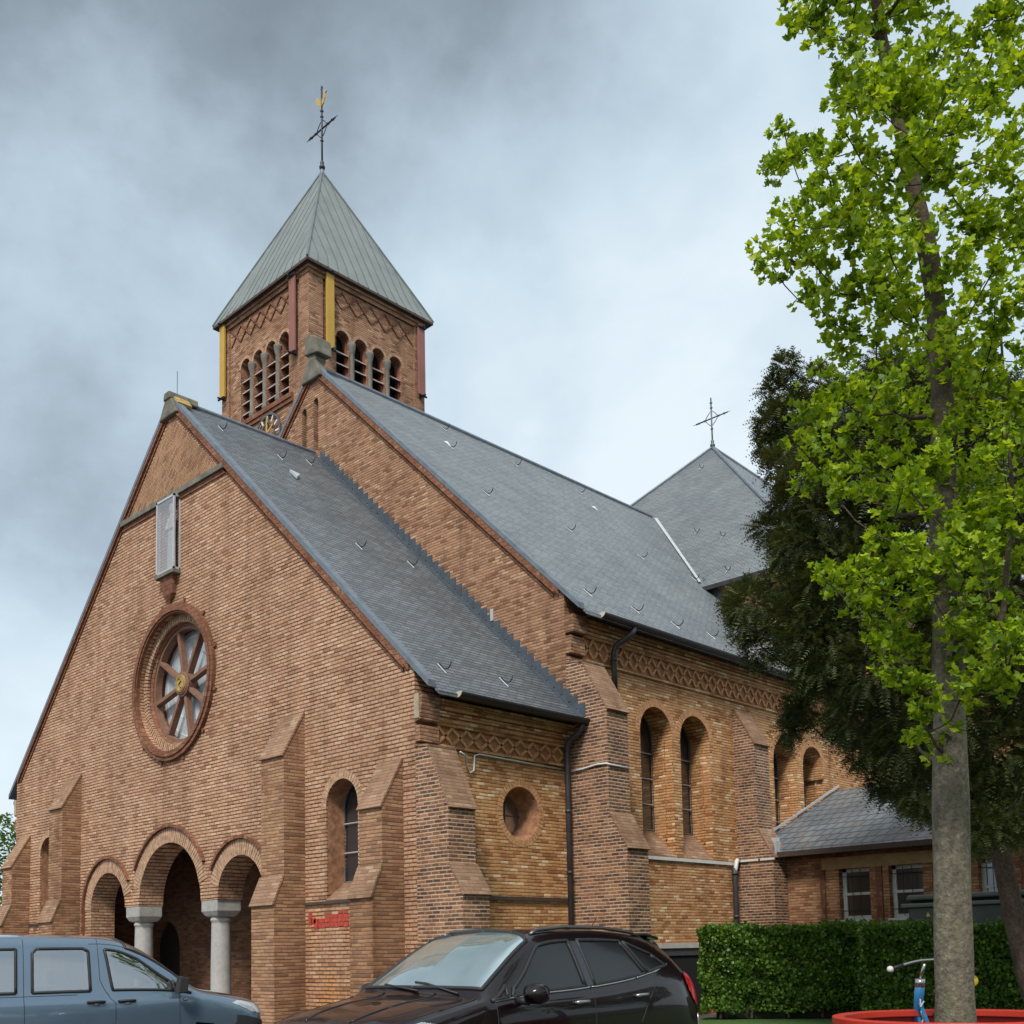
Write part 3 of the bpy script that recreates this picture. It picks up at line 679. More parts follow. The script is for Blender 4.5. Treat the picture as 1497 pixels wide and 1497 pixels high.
# snow hooks
def hook(p, sl, parent, front=False):
    m = MB(); x, y, z = p
    k = 1/math.hypot(1, sl)
    if front: dn = Vector((0, -k, -sl*k)); nn = Vector((0, -sl*k, k)); sd = Vector((1,0,0))
    else: dn = Vector((k, 0, -sl*k)); nn = Vector((sl*k, 0, k)); sd = Vector((0,1,0))
    b = Vector(p)+nn*.02
    m.tube([b-dn*.16, b, b+dn*.05+nn*.02, b+dn*.10+nn*.06, b+dn*.11+nn*.13, b+dn*.08+nn*.20], .011, 6)
    h = m.build('snow_hook', IRON, parent, True)
    m = MB(); q = Vector(p)+nn*.012-sd*.05
    m.tube([q-dn*.14, q+dn*.18], .010, 5); m.build('hook_strap', LEAD_W, h)
for p in [(-7.62,.88,13.78),(-7.2,2.22,13.4),(-3.87,1.92,10.21),(-3.79,3.29,10.14),(-.13,.8,6.65),(-.15,2.4,6.67),(-7.55,3.3,13.71)]:
    hook((p[0], p[1], zw(p[0])), WSL, wroof)
for x, y in [(-3.92,5.82),(-3.7,8.59),(-3.81,11.77),(-.31,5.16),(-.26,6.72),(-.18,8.1),(-.28,9.7),(-7.81,8.1),(-7.43,10.62),(-7.5,13.62),(-.25,11.4),(-3.75,14.2),(-6.41,7.03)]:
    hook((x, y, zn(x)), NSL, nroof)
m = MB()
for x, y in ((-6.5, 13.0), (-6.6, 7.0)): m.prism([(x, y-.06, zn(x)+.02), (x+.2, y, zn(x+.2)+.02), (x, y+.09, zn(x)+.02), (x+.07, y, zn(x+.07)+.08)], (0.0, 0.0, .01))
fix_normals(m.build('roof_vent', LEAD_W, nroof))
m = MB(); x = -6.5; y = 2.05
m.prism([(x, y-.09, zw(x)+.02), (x+.26, y-.07, zw(x+.26)+.02), (x+.08, y+.14, zw(x+.08)+.02)], (.02, 0, .06)); fix_normals(m.build('roof_vent', LEAD_W, wroof))

# --- low crossing tower
CE, CA, CY0 = 11.95, 20.7, 13.97
m = MB(); m.box(-16.64, -.001, NB, NB+.4, 6, CE); m.box(-.4, 0, NB+.4, 30.5, 8.56, CE-.001); m.box(-16.64, -16.24, NB+.4, 30.5, 6, CE-.001); m.box(-16.64, 0, 30.5, 30.9, 0, CE)
crs = m.build('crossing_wall', BR_S, church)
m = MB(); e = 8.65; cyy = CY0+e
B = [(AX-e, CY0, CE), (AX+e, CY0, CE), (AX+e, CY0+2*e, CE), (AX-e, CY0+2*e, CE)]
m.add(B+[(AX, cyy, CA)], [(0,1,4), (1,2,4), (2,3,4), (3,0,4), (3,2,1,0)]); m.build('crossing_roof', SLATE_N, church)
m = MB(); ap = Vector((AX, cyy, CA))
for b in B: m.tube([Vector(b)+Vector((0,0,.03)), ap+Vector((0,0,.03))], .06, 6)
m.build('hip_capping', LEAD, crs)
m = MB(); m.box(AX-e, AX+e, CY0-.02, CY0+.06, CE-.10, CE+.02); m.box(AX+e-.06, AX+e+.02, CY0, CY0+2*e, CE-.10, CE+.02); m.build('eaves_board', GUT, crs)
# valley flashing
def sc_(x):       # y where the nave roof meets the pyramid front slope
    return cyy-(CA-zn(x))/((CA-CE)/e)
v1, v2 = Vector((AX+.05, sc_(AX+.05), zn(AX+.05))), Vector((-3.55, sc_(-3.55), zn(-3.55)))
dv = (v2-v1).normalized()
m = MB(); m.prism([v1+Vector((-.02,-.09,.03)), v2+Vector((.02,-.09,.03)), v2+Vector((.05,.0,.04)), v1+Vector((.05,.0,.04))], (0,0,.02)); fix_normals(m.build('valley_flashing', LEAD_W, crs))
m = MB(); m.prism([(-3.5, NB-.012, zn(-3.5)), (0, NB-.012, zn(0)), (0, NB-.012, zn(0)+.28), (-3.5, NB-.012, zn(-3.5)+.28)], (0, .02, 0)); fix_normals(m.build('wall_flashing', LEAD, crs))
for x, y, z in [(-5.42,17.04,0),(-3.99,16.31,0),(-2.7,14.46,0),(-7.95,21.31,0)]:
    hook((x, y, CA-(cyy-y)*(CA-CE)/e), (CA-CE)/e, crs, True)
def cross(base, h, arm, zarm, mat, parent, tiltsmall=.0):
    x, y, z = base; m = MB(); m.tube([(x, y, z-.1), (x, y, z+h)], .03, 8)
    m.lathe((x, y, z), [(.02, 0), (.09, .05), (.10, .12), (.05, .2), (.07, .26), (.03, .34)], 12)
    m.tube([(x-arm, y, z+zarm), (x+arm, y, z+zarm)], .028, 8)
    for s in (-1, 1):
        for q in (.45, .8): m.lathe((x+s*arm*q, y, z+zarm-.05), [(.005, 0), (.06, .05), (.005, .10)], 8)
        m.tube([(x+s*arm, y, z+zarm), (x+s*(arm+.12), y, z+zarm)], .01, 5)
        m.tube([(x+s*.05, y, z+zarm+.28), (x+s*.18, y, z+zarm+.15), (x+s*.28, y, z+zarm+.02)], .015, 5)
        m.tube([(x+s*.05, y, z+zarm-.28), (x+s*.18, y, z+zarm-.15), (x+s*.28, y, z+zarm-.02)], .015, 5)
    for q in (-.42, .42, .62): m.lathe((x, y, z+zarm+q-.05), [(.01, 0), (.065, .05), (.01, .10)], 8)
    return m.build('finial_cross', mat, parent, True)
cross((AX, cyy, CA), 2.0, .72, 1.18, IRON_G, crs)

# --- bell tower
TX0, TX1, TY0, TY1 = -15.95, -11.3, 6.0, 10.45; TE = 21.95
m = MB()
def tholes(u0, n, p, w, z0, zsp): return [arch(u0+p*i+(p-w)/2, u0+p*i+(p+w)/2, z0, zsp, 10) for i in range(n)]
plate(m, [(TY0+.35, 9), (TY1, 9), (TY1, TE), (TY0+.35, TE)], tholes(6.88, 4, .69, .50, 18.3, 20.08), 'x', TX1-.0, .35)
plate(m, [(TX0, 9), (TX1, 9), (TX1, TE), (TX0, TE)], tholes(-15.02, 4, .70, .50, 18.3, 20.08), 'y', TY0, .35)
m.box(TX0, TX0+.3, TY0+.35, TY1-.3, 9, TE); m.box(TX0, TX1-.35, TY1-.3, TY1, 9, TE-.001)
tower = m.build('bell_tower', BR_T, church)
# corner pilasters and top bands
m = MB()
for x0, x1, y0, y1 in ((TX1-.42, TX1+.05, TY0-.05, TY0+.0), (TX1-.0, TX1+.05, TY0, TY0+.46), (TX1, TX1+.05, TY1-.42, TY1+.0), (TX0, TX0+.42, TY0-.05, TY0)):
    m.box(x0, x1, y0, y1, 17.5, TE-.32)
m.box(TX1, TX1+.07, TY0, TY1, TE-.32, TE-.20); m.box(TX1, TX1+.12, TY0, TY1, TE-.20, TE); m.box(TX0, TX1+.07, TY0-.07, TY0, TE-.32, TE-.20); m.box(TX0, TX1+.12, TY0-.12, TY0, TE-.20, TE)
m.build('pilaster', BR_T, tower)
m = MB(); diamonds(m, 'x', 6.62, 9.98, 21.00, 21.55, 6, TX1, .05, .035); m.build('diamond_tracery', BR_R, tower); m = MB(); diamonds(m, 'y', -15.45, -12.15, 21.00, 21.55, 6, TY0, .05, .035); m.build('diamond_tracery', BR_R, tower)
for i in range(4):
    c = 6.88+.69*(i+.5); m = MB(); ring_bricks(m, (c, 20.08), .252, .345, 0, math.pi, 14, 'x', TX1, .008, .14); m.build('belfry_arch', BR_V, tower)
    c = -15.02+.70*(i+.5); m = MB(); ring_bricks(m, (c, 20.08), .252, .345, 0, math.pi, 14, 'y', TY0, .008, .14); m.build('belfry_arch', BR_V, tower)
for i in range(3):
    for P in ((TX1-.02, 6.88+.69*(i+1)), (-15.02+.70*(i+1), TY0+.02)):
        m = MB(); m.lathe((P[0], P[1], 0), [(.10, 18.25), (.10, 18.40), (.072, 18.45), (.068, 19.70), (.075, 19.74), (.12, 19.90), (.13, 20.0), (.13, 20.05)], 14)
        m.build('colonnette', COLT, tower, True)
for i in range(4):
  for fx in (True, False):
    m = MB(); e_ = MB(); a = 6.88+.69*i+.10; b = a+.49; c = -15.02+.70*i+.10; d = c+.50
    for k in range(4):
        z = 18.55+k*.36
        if fx: m.prism([(TX1-.06, a, z), (TX1-.32, a, z+.16), (TX1-.32, a, z+.19), (TX1-.06, a, z+.03)], (0, b-a, 0))
        else: m.prism([(c, TY0+.06, z), (c, TY0+.32, z+.16), (c, TY0+.32, z+.19), (c, TY0+.06, z+.03)], (d-c, 0, 0))
        e_ = MB()
        if fx: e_.box(TX1-.058, TX1-.045, a, b, z, z+.035)
        else: e_.box(c, d, TY0+.045, TY0+.058, z, z+.035)
        e_.build('louvre_edge', LOUV_T, tower)
    if fx: m.box(TX1-.20, TX1-.13, b-.04, b+.0, 18.3, 20.1)
    else: m.box(d-.08, d-.03, TY0+.06, TY0+.12, 18.3, 20.1)
    lv = fix_normals(m.build('louvre', LOUV, tower))
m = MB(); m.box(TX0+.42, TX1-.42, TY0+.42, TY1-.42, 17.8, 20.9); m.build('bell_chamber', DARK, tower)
m = MB(); m.box(-15.15, -12.1, TY0-.10, TY0+.10, 18.12, 18.26); m.box(-15.15, -12.1, TY0-.06, TY0, 18.0, 18.12); m.box(TX1-.1, TX1+.10, 6.75, 9.8, 18.12, 18.26); m.build('belfry_sill', BR_R, tower)
# clock
ck = (-13.35, 17.35)
m = MB(); ring_solid(m, ck, .62, .68, 0, 2*math.pi, 40, 'y', TY0-.06, .02, .03); ring_solid(m, ck, .36, .39, 0, 2*math.pi, 32, 'y', TY0-.06, .02, .03)
m.box(ck[0]-.03, ck[0]+.03, TY0-.08, TY0, ck[1]-.03, ck[1]+.03)
clk = m.build('clock_face', IRON_G, tower)
m = MB()
for k in range(12):
    a = k*math.pi/6; m.prism([(ck[0]+r_*math.cos(a+s), TY0-.085, ck[1]+r_*math.sin(a+s)) for r_, s in ((.42, -.05), (.60, -.045), (.60, .045), (.42, .05))], (0, .02, 0))
m.build('hour_mark', WHITE, clk)
m = MB(); m.prism([(ck[0]-.04, TY0-.11, ck[1]), (ck[0]+.04, TY0-.11, ck[1]), (ck[0]+.02, TY0-.11, ck[1]+.58), (ck[0]-.02, TY0-.11, ck[1]+.58)], (0, .015, 0)); m.prism([(ck[0], TY0-.125, ck[1]-.03), (ck[0]+.36, TY0-.125, ck[1]+.20), (ck[0]+.33, TY0-.125, ck[1]+.24), (ck[0], TY0-.125, ck[1]+.04)], (0, .015, 0))
fix_normals(m.build('clock_hand', GOLD, clk))
# spire with a sprocketed foot
ov = .25; scx, scy = (TX0+TX1)/2, (TY0+TY1)/2
prof = [(1+ov/2.3, TE-.02), (1.02, TE+.42), (0.02, 27.1)]
hx, hy = (TX1-TX0)/2, (TY1-TY0)/2
def sq(f, z): return [(scx-hx*f, scy-hy*f, z), (scx+hx*f, scy-hy*f, z), (scx+hx*f, scy+hy*f, z), (scx-hx*f, scy+hy*f, z)]
m = MB(); vs = []; fs = []
for f, z in prof: vs += sq(f, z)
for k in range(2):
    for j in range(4): fs.append((4*k+j, 4*k+(j+1) % 4, 4*k+4+(j+1) % 4, 4*k+4+j))
fs += [(3,2,1,0), (8,9,10,11)]
m.add(vs, fs); spire = m.build('spire', ZINC, tower)
m = MB()
def seam(pt, r=.016): m.tube(pt, r, 5)
for k in range(4):
    a = [Vector(sq(f, z)[k]) for f, z in prof]; b = [Vector(sq(f, z)[(k+1) % 4]) for f, z in prof]
    m.tube([p+Vector((0,0,.02)) for p in a], .035, 6)
    n_ = 13
    for i in range(1, n_):
        t = i/n_
        p0 = a[0].lerp(b[0], t); p1 = a[1].lerp(b[1], t)
        # seams run straight up the slope until they reach a hip
        tt_ = min(t, 1-t)*2
        mid_ = (a[1]+b[1])/2; top = a[2].lerp(b[2], .5)
        up = (top-mid_)
        p2 = p1+up*tt_
        m.tube([p0+Vector((0,0,.012)), p1+Vector((0,0,.012)), p2], .016, 5)
m.build('standing_seam', ZINC_S, spire)
m = MB(); s_ = sq(1+ov/2.3, TE-.10); q_ = sq(1+ov/2.3, TE-.02)
m.add(s_+q_, [(0,1,5,4), (1,2,6,5), (2,3,7,6), (3,0,4,7), (3,2,1,0)]); m.build('eaves_board', SOFF, spire)
m = MB(); m.lathe((scx, scy, 26.75), [(.16, 0), (.10, .3), (.04, .62)], 12); m.build('spire_cap', LEAD, spire)
fc = cross((scx, scy, 27.25), 2.95, .72, 1.45, IRON, tower)
# the weathercock
m = MB(); ck_ = [(-.30,.0), (-.34,.16), (-.30,.26), (-.22,.16), (-.10,.02), (.04,.0), (.12,.10), (.15,.22), (.20,.27), (.24,.22), (.30,.19), (.22,.15), (.20,.02), (.12,-.14), (.02,-.20), (.0,-.28), (-.05,-.28), (-.05,-.18), (-.16,-.12)]
m.prism([(scx+u*.9, scy-.02, 27.25+2.45+z) for u, z in ck_], (0, .04, 0)); fix_normals(m.build('weathercock', GOLD, tower))
m = MB(); m.tube([(scx-.07, scy, 30.12), (scx+.07, scy, 30.12)], .012, 5); m.build('cross_tip', IRON_G, tower)

# --- annex in front of the far bays
AY = 10.62
m = MB()
holes = [[(a, 2.15), (b, 2.15), (b, 3.30), (a, 3.30)] for a, b in ((2.25, 2.98), (3.42, 4.18), (5.35, 6.05), (6.5, 7.2))]
plate(m, [(.2, 0), (9.5, 0), (9.5, 3.72), (.2, 3.72)], holes, 'y', AY, .35)
m.box(9.1, 9.5, AY+.35, 20, 0, 3.72); annex = m.build('annex', ANX, church)
m = MB(); m.prism([(-.02, AY-.42, 3.74), (-.02, 15.2, 5.78), (-.02, 20, 3.74)], (9.9, 0, 0)); fix_normals(m.build('annex_roof', SLATE_A, annex))
m = MB(); m.box(.9, 9.9, AY-.46, AY-.36, 3.64, 3.76); m.box(.2, 9.9, AY-.38, AY, 3.66, 3.70); m.build('annex_gutter', SOFF, annex)
m = MB()
m.prism([(-.0, AY-.40, 3.82), (0, 15.2, 5.86), (0, 15.2, 5.92), (0, AY-.40, 3.88)], (.03, 0, 0)); m.box(.93, .97, AY-.48, AY-.30, 3.70, 4.02); m.box(.60, .95, AY-.30, AY-.27, 3.72, 4.12)
fix_normals(m.build('annex_flashing', LEAD_W, annex))
m = MB(); m.box(1.85, 4.55, AY-.025, AY+.02, 3.30, 3.56); m.box(5.1, 7.5, AY-.025, AY+.02, 3.30, 3.56); m.build('lintel', plain('ochre_stone', (.33,.22,.10), .85, var=.25, vscale=6), annex)
m = MB(); m.box(.2, 9.5, AY-.05, AY, 3.58, 3.66); m.box(1.80, 1.92, AY-.04, AY, 2.1, 3.3); m.box(3.14, 3.28, AY-.05, AY, 2.1, 3.3); m.box(4.40, 4.50, AY-.04, AY, 2.1, 3.3); m.box(6.2, 6.3, AY-.04, AY, 2.1, 3.3); m.build('brick_pier', BR_R, annex)
for a, b in ((2.25, 2.98), (3.42, 4.18), (5.35, 6.05), (6.5, 7.2)):
    m = MB()
    m.box(a, a+.09, AY+.18, AY+.24, 2.15, 3.30); m.box(b-.07, b, AY+.18, AY+.24, 2.15, 3.30); m.box(a, b, AY+.17, AY+.24, 2.15, 2.24); m.box(a, b, AY+.18, AY+.24, 3.22, 3.30); m.box(a, b, AY+.17, AY+.24, 2.70, 2.76)
    m.box(a-.03, b+.03, AY-.05, AY+.2, 2.10, 2.15)
    wf = m.build('window', plain('window_white', (.60,.61,.56), .6), annex)
    m = MB(); m.add([(a, AY+.22, 2.2), (b, AY+.22, 2.2), (b, AY+.22, 3.25), (a, AY+.22, 3.25)], [(0,1,2,3)]); m.build('pane', GL_SASH, wf)
    m = MB()
    for k in range(2): u = a+.09+(b-a-.16)*(k+1)/3; m.tube([(u, AY+.08, 2.2), (u, AY+.08, 3.28)], .009, 5)
    m.tube([(a, AY+.08, 2.35), (b, AY+.08, 2.35)], .009, 5); m.tube([(a, AY+.08, 3.12), (b, AY+.08, 3.12)], .009, 5); m.build('window_grille', IRON, wf)

# --- pipes and cables
def pipe(pts, r, mat, name, brackets=()):
    m = MB(); m.tube(pts, r, 10); 
    for b in brackets: m.tube([(b[0], b[1], b[2]-.03), (b[0], b[1], b[2]+.03)], r*1.25, 10)
    return m.build(name, mat, church, True)
pipe([(.47, 3.90, 6.02), (.47, 3.90, 5.92), (.40, 3.86, 5.80), (.22, 3.82, 5.70), (.14, 3.82, 5.60), (.13, 3.82, 5.40), (.13, 3.82, .2)], .055, PIPE, 'drainpipe', [(.13,3.82,z) for z in (5.5,4.3,3.1,1.9)])
pipe([(.50, 5.62, 8.26), (.50, 5.60, 8.16), (.36, 5.52, 8.02), (.17, 5.42, 7.90), (.12, 5.40, 7.75), (.12, 5.40, 6.95)], .06, PIPE, 'drainpipe', [(.12,5.4,7.6)])
pipe([(.10, 9.70, 3.42), (.12, 9.70, 3.3), (.12, 9.70, .2)], .065, PIPE, 'drainpipe', [(.12,9.7,3.3),(.12,9.7,2.3)])
pipe([(.06, 9.98, 3.60), (.10, 9.85, 3.62), (.14, 9.76, 3.58), (.14, 9.71, 3.42), (.13, 9.70, 3.3)], .05, WHITE, 'cable_cover')
pipe([(.33, .75, 5.08), (.20, 1.0, 5.06), (.05, 1.15, 4.96), (.035, 1.25, 4.80), (.035, 1.36, 4.86), (.035, 1.38, 5.13), (.035, 1.50, 5.17), (.035, 3.92, 5.13)], .017, WHITE, 'wall_cable')
pipe([(.10, D-.02, 5.10), (.4, D-.02, 5.12), (.75, D-.02, 5.16), (.98, D-.02, 5.15), (1.02, D+.03, 5.13), (1.02, D+.64, 5.12)], .020, WHITE, 'wall_cable')
m = MB(); m.box(0, .045, D+.67, 10.0, 3.50, 3.57); m.box(.58, .99, 9.99, 10.03, 3.58, 3.63); m.box(0, .62, 9.99, 10.03, 3.58, 3.63); m.build('sill_strip', WHITE, church)
m = MB(); m.box(0, .16, 6.70, 8.50, 1.60, 1.71); m.build('basement_lintel', plain('pale_concrete', (.48,.46,.43), .8), church)
m = MB(); m.box(0, .10, 6.72, 8.48, .3, 1.44); m.build('basement_opening', DARK, church)
m = MB(); m.box(0, .13, 6.72, 8.48, 1.44, 1.60); m.build('basement_frame', IRON_G, church)

# --- red paint on the front plinth
PAINT = plain('red_wall_paint', (.42,.055,.035), .85, var=.35, vscale=12, bump=.3)
m = MB(); rnd_ = random.Random(4)
def dab(x0, x1, z0, z1): m.box(x0, x1, -.012, .01, z0, z1)
dab(-3.08,-2.98,2.18,2.41); dab(-3.0,-2.86,2.20,2.30); dab(-2.92,-2.78,2.10,2.28)
x = -2.80
while x < -1.95:
    w_ = rnd_.uniform(.10, .17); dab(x, x+w_-.012, 2.11+rnd_.uniform(0,.02), 2.20); dab(x, x+w_-.02, 2.215, 2.275+rnd_.uniform(0,.012)); 
    if x > -2.65: dab(x, x+w_-.015, 2.29, 2.345)
    if x > -2.2: dab(x, x+w_-.03, 2.36, 2.40)
    x += w_
pb = m.build('red_painted_patch', PAINT, church)
m = MB(); m.box(-12.4-.12, -12.4+.10, -.712, -.69, 2.03, 2.14) if False else m.box(-13.75, -13.48, -.02, .0, 2.10, 2.22); m.build('red_painted_patch', PAINT, church)

# ------------------------------------------------------------------ banners on the tower
def banner(x0, x1, y0, y1, z0, z1, mat, label, out):
    m = MB(); m.box(x0, x1, y0, y1, z0, z1)
    o = m.build('banner', mat, None, bevel=.01)
    o2 = MB(); cxm, cym = (x0+x1)/2, (y0+y1)/2
    tag(o, label, 'banner', 'long cloth banners on the bell tower')
    for zz in (z0-.05, z1-.1):
        b = MB()
        b.tube([(cxm-out[0]*.15, cym-out[1]*.15, zz), (cxm+out[0]*.18, cym+out[1]*.18, zz)], .03, 6)
        b.tube([(cxm-out[1]*.15+out[0]*.06, cym-out[0]*.15+out[1]*.06, zz), (cxm+out[1]*.15+out[0]*.06, cym+out[0]*.15+out[1]*.06, zz)], .035, 6)
        b.build('bracket', IRON, o)
banner(TX1+.10, TX1+.17, 6.52, 6.80, 19.50, 21.95, YEL, 'yellow banner on the right tower face beside the near corner', (1,0))
banner(TX1+.10, TX1+.17, 10.12, 10.40, 19.38, 21.72, RED, 'faded red banner at the far right edge of the bell tower', (1,0))
banner(-12.09, -11.80, TY0-.17, TY0-.10, 19.40, 21.84, RED, 'faded red banner on the clock face side of the tower, near corner', (0,-1))
banner(-15.92, -15.64, TY0-.17, TY0-.10, 19.42, 21.95, YEL, 'yellow banner at the far left edge of the bell tower', (0,-1))

# ------------------------------------------------------------------ statue in its case on the gable
SC = (-8.31, -.22)
m = MB()
x0, x1, y0, y1, z0, z1 = -8.70, -7.90, -.17, -.0, 10.30, 12.04
for a, b in ((x0, x0+.05), (x1-.05, x1)): m.box(a, b, y0, y0+.04, z0, z1)
m.box(x0, x1, y0, y0+.04, z1-.05, z1); m.box(x0, x1, y0, y0+.04, z0, z0+.05)
m.box(x1-.04, x1, y0+.04, y1, z1-.05, z1); m.box(x1-.04, x1, y0+.04, y1, z0, z0+.05); m.box(x1-.03, x1, y1-.03, y1, z0, z1)
m.box(x0, x1-.04, y0+.04, y1, z1-.04, z1)
case = m.build('statue_case', plain('case_frame', (.42,.43,.46), .5), church)
mt, t_, b_ = newmat('milky_sheet'); b_.inputs['Base Color'].default_value = (.42,.45,.50,1); b_.inputs['Roughness'].default_value = .35; b_.inputs['Alpha'].default_value = .30
m = MB(); m.box(x0+.04, x1-.04, y0+.012, y0+.018, z0+.04, z1-.04); m.build('case_pane', mt, case)
m = MB(); m.box(x0-.02, x1+.02, y0-.03, y1, z0-.08, z0); m.build('case_floor', MOSS, case)
m = MB(); m.prism([(-8.56, -.14, z0-.08), (-8.04, -.14, z0-.08), (-8.08, -.08, z0-.5), (-8.50, -.08, z0-.5)], (0, .14, 0)); m.prism([(-8.5, -.12, z0-.5), (-8.1, -.12, z0-.5), (-8.29, -.03, z0-.68)], (0, .12, 0)); fix_normals(m.build('console', BR_R, church, bevel=.01))
m = MB(); m.lathe((SC[0]+.14, 0, z0), [(.17,0),(.18,.1),(.16,.5),(.14,.9),(.16,1.15),(.17,1.25),(.07,1.33),(.06,1.37),(.09,1.42),(.10,1.50),(.08,1.58),(.02,1.62)], 20)
for s in (-1, 1): m.tube([(SC[0]+.14+s*.16, 0, z0+1.22), (SC[0]+.14+s*.18, -.12, z0+1.0), (SC[0]+.14+s*.04, -.2, z0+1.02)], .05, 8)
m.v = [(x, -.075+y*.34, z) for x, y, z in m.v]
tag(m.build('statue', plain('statue_white', (.50,.49,.46), .7, var=.1), None, True), 'pale robed stone statue inside the glazed case under the gable string', 'statue')

# ------------------------------------------------------------------ trees
def leafmat(name, stops, trans=.35, rough=.45, scale=1.3):
    m, t, b = newmat(name); out = t.nodes['Material Output']
    g = nd(t, 'ShaderNodeNewGeometry')
    n = nd(t, 'ShaderNodeTexNoise', i_Scale=scale, i_Detail=3.0); lk(t, g, 'Position', n, 'Vector')
    x = mth(t, 'ADD', mth(t, 'MULTIPLY', g.outputs['Random Per Island'], .55), mth(t, 'MULTIPLY', n.outputs['Fac'], .5))
    c = ramp(t, x, stops); t.links.new(c, b.inputs['Base Color']); b.inputs['Roughness'].default_value = rough; b.inputs['Specular IOR Level'].default_value = .35
    tr = nd(t, 'ShaderNodeBsdfTranslucent')
    hs = nd(t, 'ShaderNodeMix', data_type='RGBA', blend_type='MULTIPLY'); hs.inputs[0].default_value = 1; t.links.new(c, hs.inputs[6]); hs.inputs[7].default_value = (1.5, 1.35, .5, 1)
    lk(t, hs, 2, tr, 0)
    mx = nd(t, 'ShaderNodeMixShader'); mx.inputs[0].default_value = trans; lk(t, b, 0, mx, 1); lk(t, tr, 0, mx, 2); lk(t, mx, 0, out, 0)
    return m
def bark(name, c0, c1, c2):
    m, t, b = newmat(name); g = nd(t, 'ShaderNodeNewGeometry')
    mp = nd(t, 'ShaderNodeMapping'); mp.inputs['Scale'].default_value = (7, 7, 3.2); lk(t, g, 'Position', mp, 0)
    n = nd(t, 'ShaderNodeTexNoise', i_Scale=1.0, i_Detail=8.0, i_Roughness=.7); lk(t, mp, 0, n, 'Vector')
    n2 = nd(t, 'ShaderNodeTexNoise', i_Scale=22.0, i_Detail=4.0, i_Roughness=.7); lk(t, g, 'Position', n2, 'Vector')
    c = ramp(t, n.outputs['Fac'], [(.32, c0), (.5, c1), (.66, c2)])
    pt = ramp(t, n2.outputs['Fac'], [(.33, (.42,.40,.38)), (.50, (.95,.95,.95)), (.62, (1.25,1.25,1.25)), (.70, (2.1,2.15,2.1))])
    mu = nd(t, 'ShaderNodeMix', data_type='RGBA', blend_type='MULTIPLY'); mu.inputs[0].default_value = .8; t.links.new(c, mu.inputs[6]); t.links.new(pt, mu.inputs[7])
    sz = nd(t, 'ShaderNodeSeparateXYZ'); lk(t, g, 'Position', sz, 0)
    hz = nd(t, 'ShaderNodeMapRange'); lk(t, sz, 2, hz, 0); hz.inputs[1].default_value = 3.2; hz.inputs[2].default_value = 6.5     # higher up: browner young bark, plus crown shade painted in
    yb = nd(t, 'ShaderNodeMix', data_type='RGBA', blend_type='MULTIPLY'); lk(t, hz, 0, yb, 0); lk(t, mu, 2, yb, 6); yb.inputs[7].default_value = (.52, .42, .34, 1); mu = yb
    lk(t, mu, 2, b, 'Base Color'); b.inputs['Roughness'].default_value = .9
    bp = nd(t, 'ShaderNodeBump', i_Strength=.9, i_Distance=.02); lk(t, n2, 'Fac', bp, 'Height'); lk(t, bp, 0, b, 'Normal')
    return m
BARK = bark('tulip_bark', (.085,.072,.05), (.15,.13,.095), (.12,.125,.065))
BARK2 = bark('tulip_twig_bark', (.05,.038,.025), (.09,.07,.045), (.10,.095,.05))
BARK_Y = bark('yew_bark', (.045,.028,.02), (.09,.055,.04), (.12,.085,.06))
TLEAF = leafmat('tulip_leaf', [(.18, (.06,.12,.012)), (.42, (.17,.28,.013)), (.68, (.33,.46,.02)), (.9, (.52,.60,.05))], .45, .45, 2.6)
YLEAF = leafmat('yew_leaf', [(.15, (.035,.045,.016)), (.5, (.065,.082,.025)), (.85, (.12,.13,.038)), (.98, (.18,.175,.055))], .15, .5, .8)
HLEAF = leafmat('hedge_leaf', [(.15, (.025,.06,.012)), (.5, (.07,.145,.02)), (.8, (.15,.26,.03)), (.98, (.24,.37,.045))], .25, .4, 2)
BLEAF = leafmat('bush_leaf', [(.2, (.04,.09,.015)), (.8, (.10,.19,.03))], .3)
def rndu(r):
    while True:
        v = Vector((r.uniform(-1,1), r.uniform(-1,1), r.uniform(-1,1)))
        if .02 < v.length <= 1: return v
def frame(n):
    n = n.normalized(); a = n.orthogonal().normalized(); return a, n.cross(a), n
TL = [(0,-.05,0), (.22,.05,.03), (.50,.02,.07), (.42,.30,.06), (.56,.62,.02), (.26,.66,.0), (.0,.52,-.02), (-.26,.66,0), (-.56,.62,.02), (-.42,.30,.06), (-.50,.02,.07), (-.22,.05,.03)]
def leaf(vs, fs, p, d, nrm, s, rnd):
    """p base, d pointing dir, nrm facing; lobed blade folded along the midrib"""
    d = d.normalized(); x = d.cross(nrm)
    if x.length < 1e-3: x = d.orthogonal()
    x.normalize(); n = x.cross(d); o = len(vs); cur = rnd.uniform(-.25, .35); fold = rnd.uniform(.1, .55)
    for a, b, c in TL:
        q = p+x*(a*s)+d*(b*s)+n*(abs(a)*fold*s-b*b*cur*s); vs.append(q[:])
    fs.append((o, o+1, o+2, o+3, o+4, o+5, o+6)); fs.append((o, o+6, o+7, o+8, o+9, o+10, o+11))
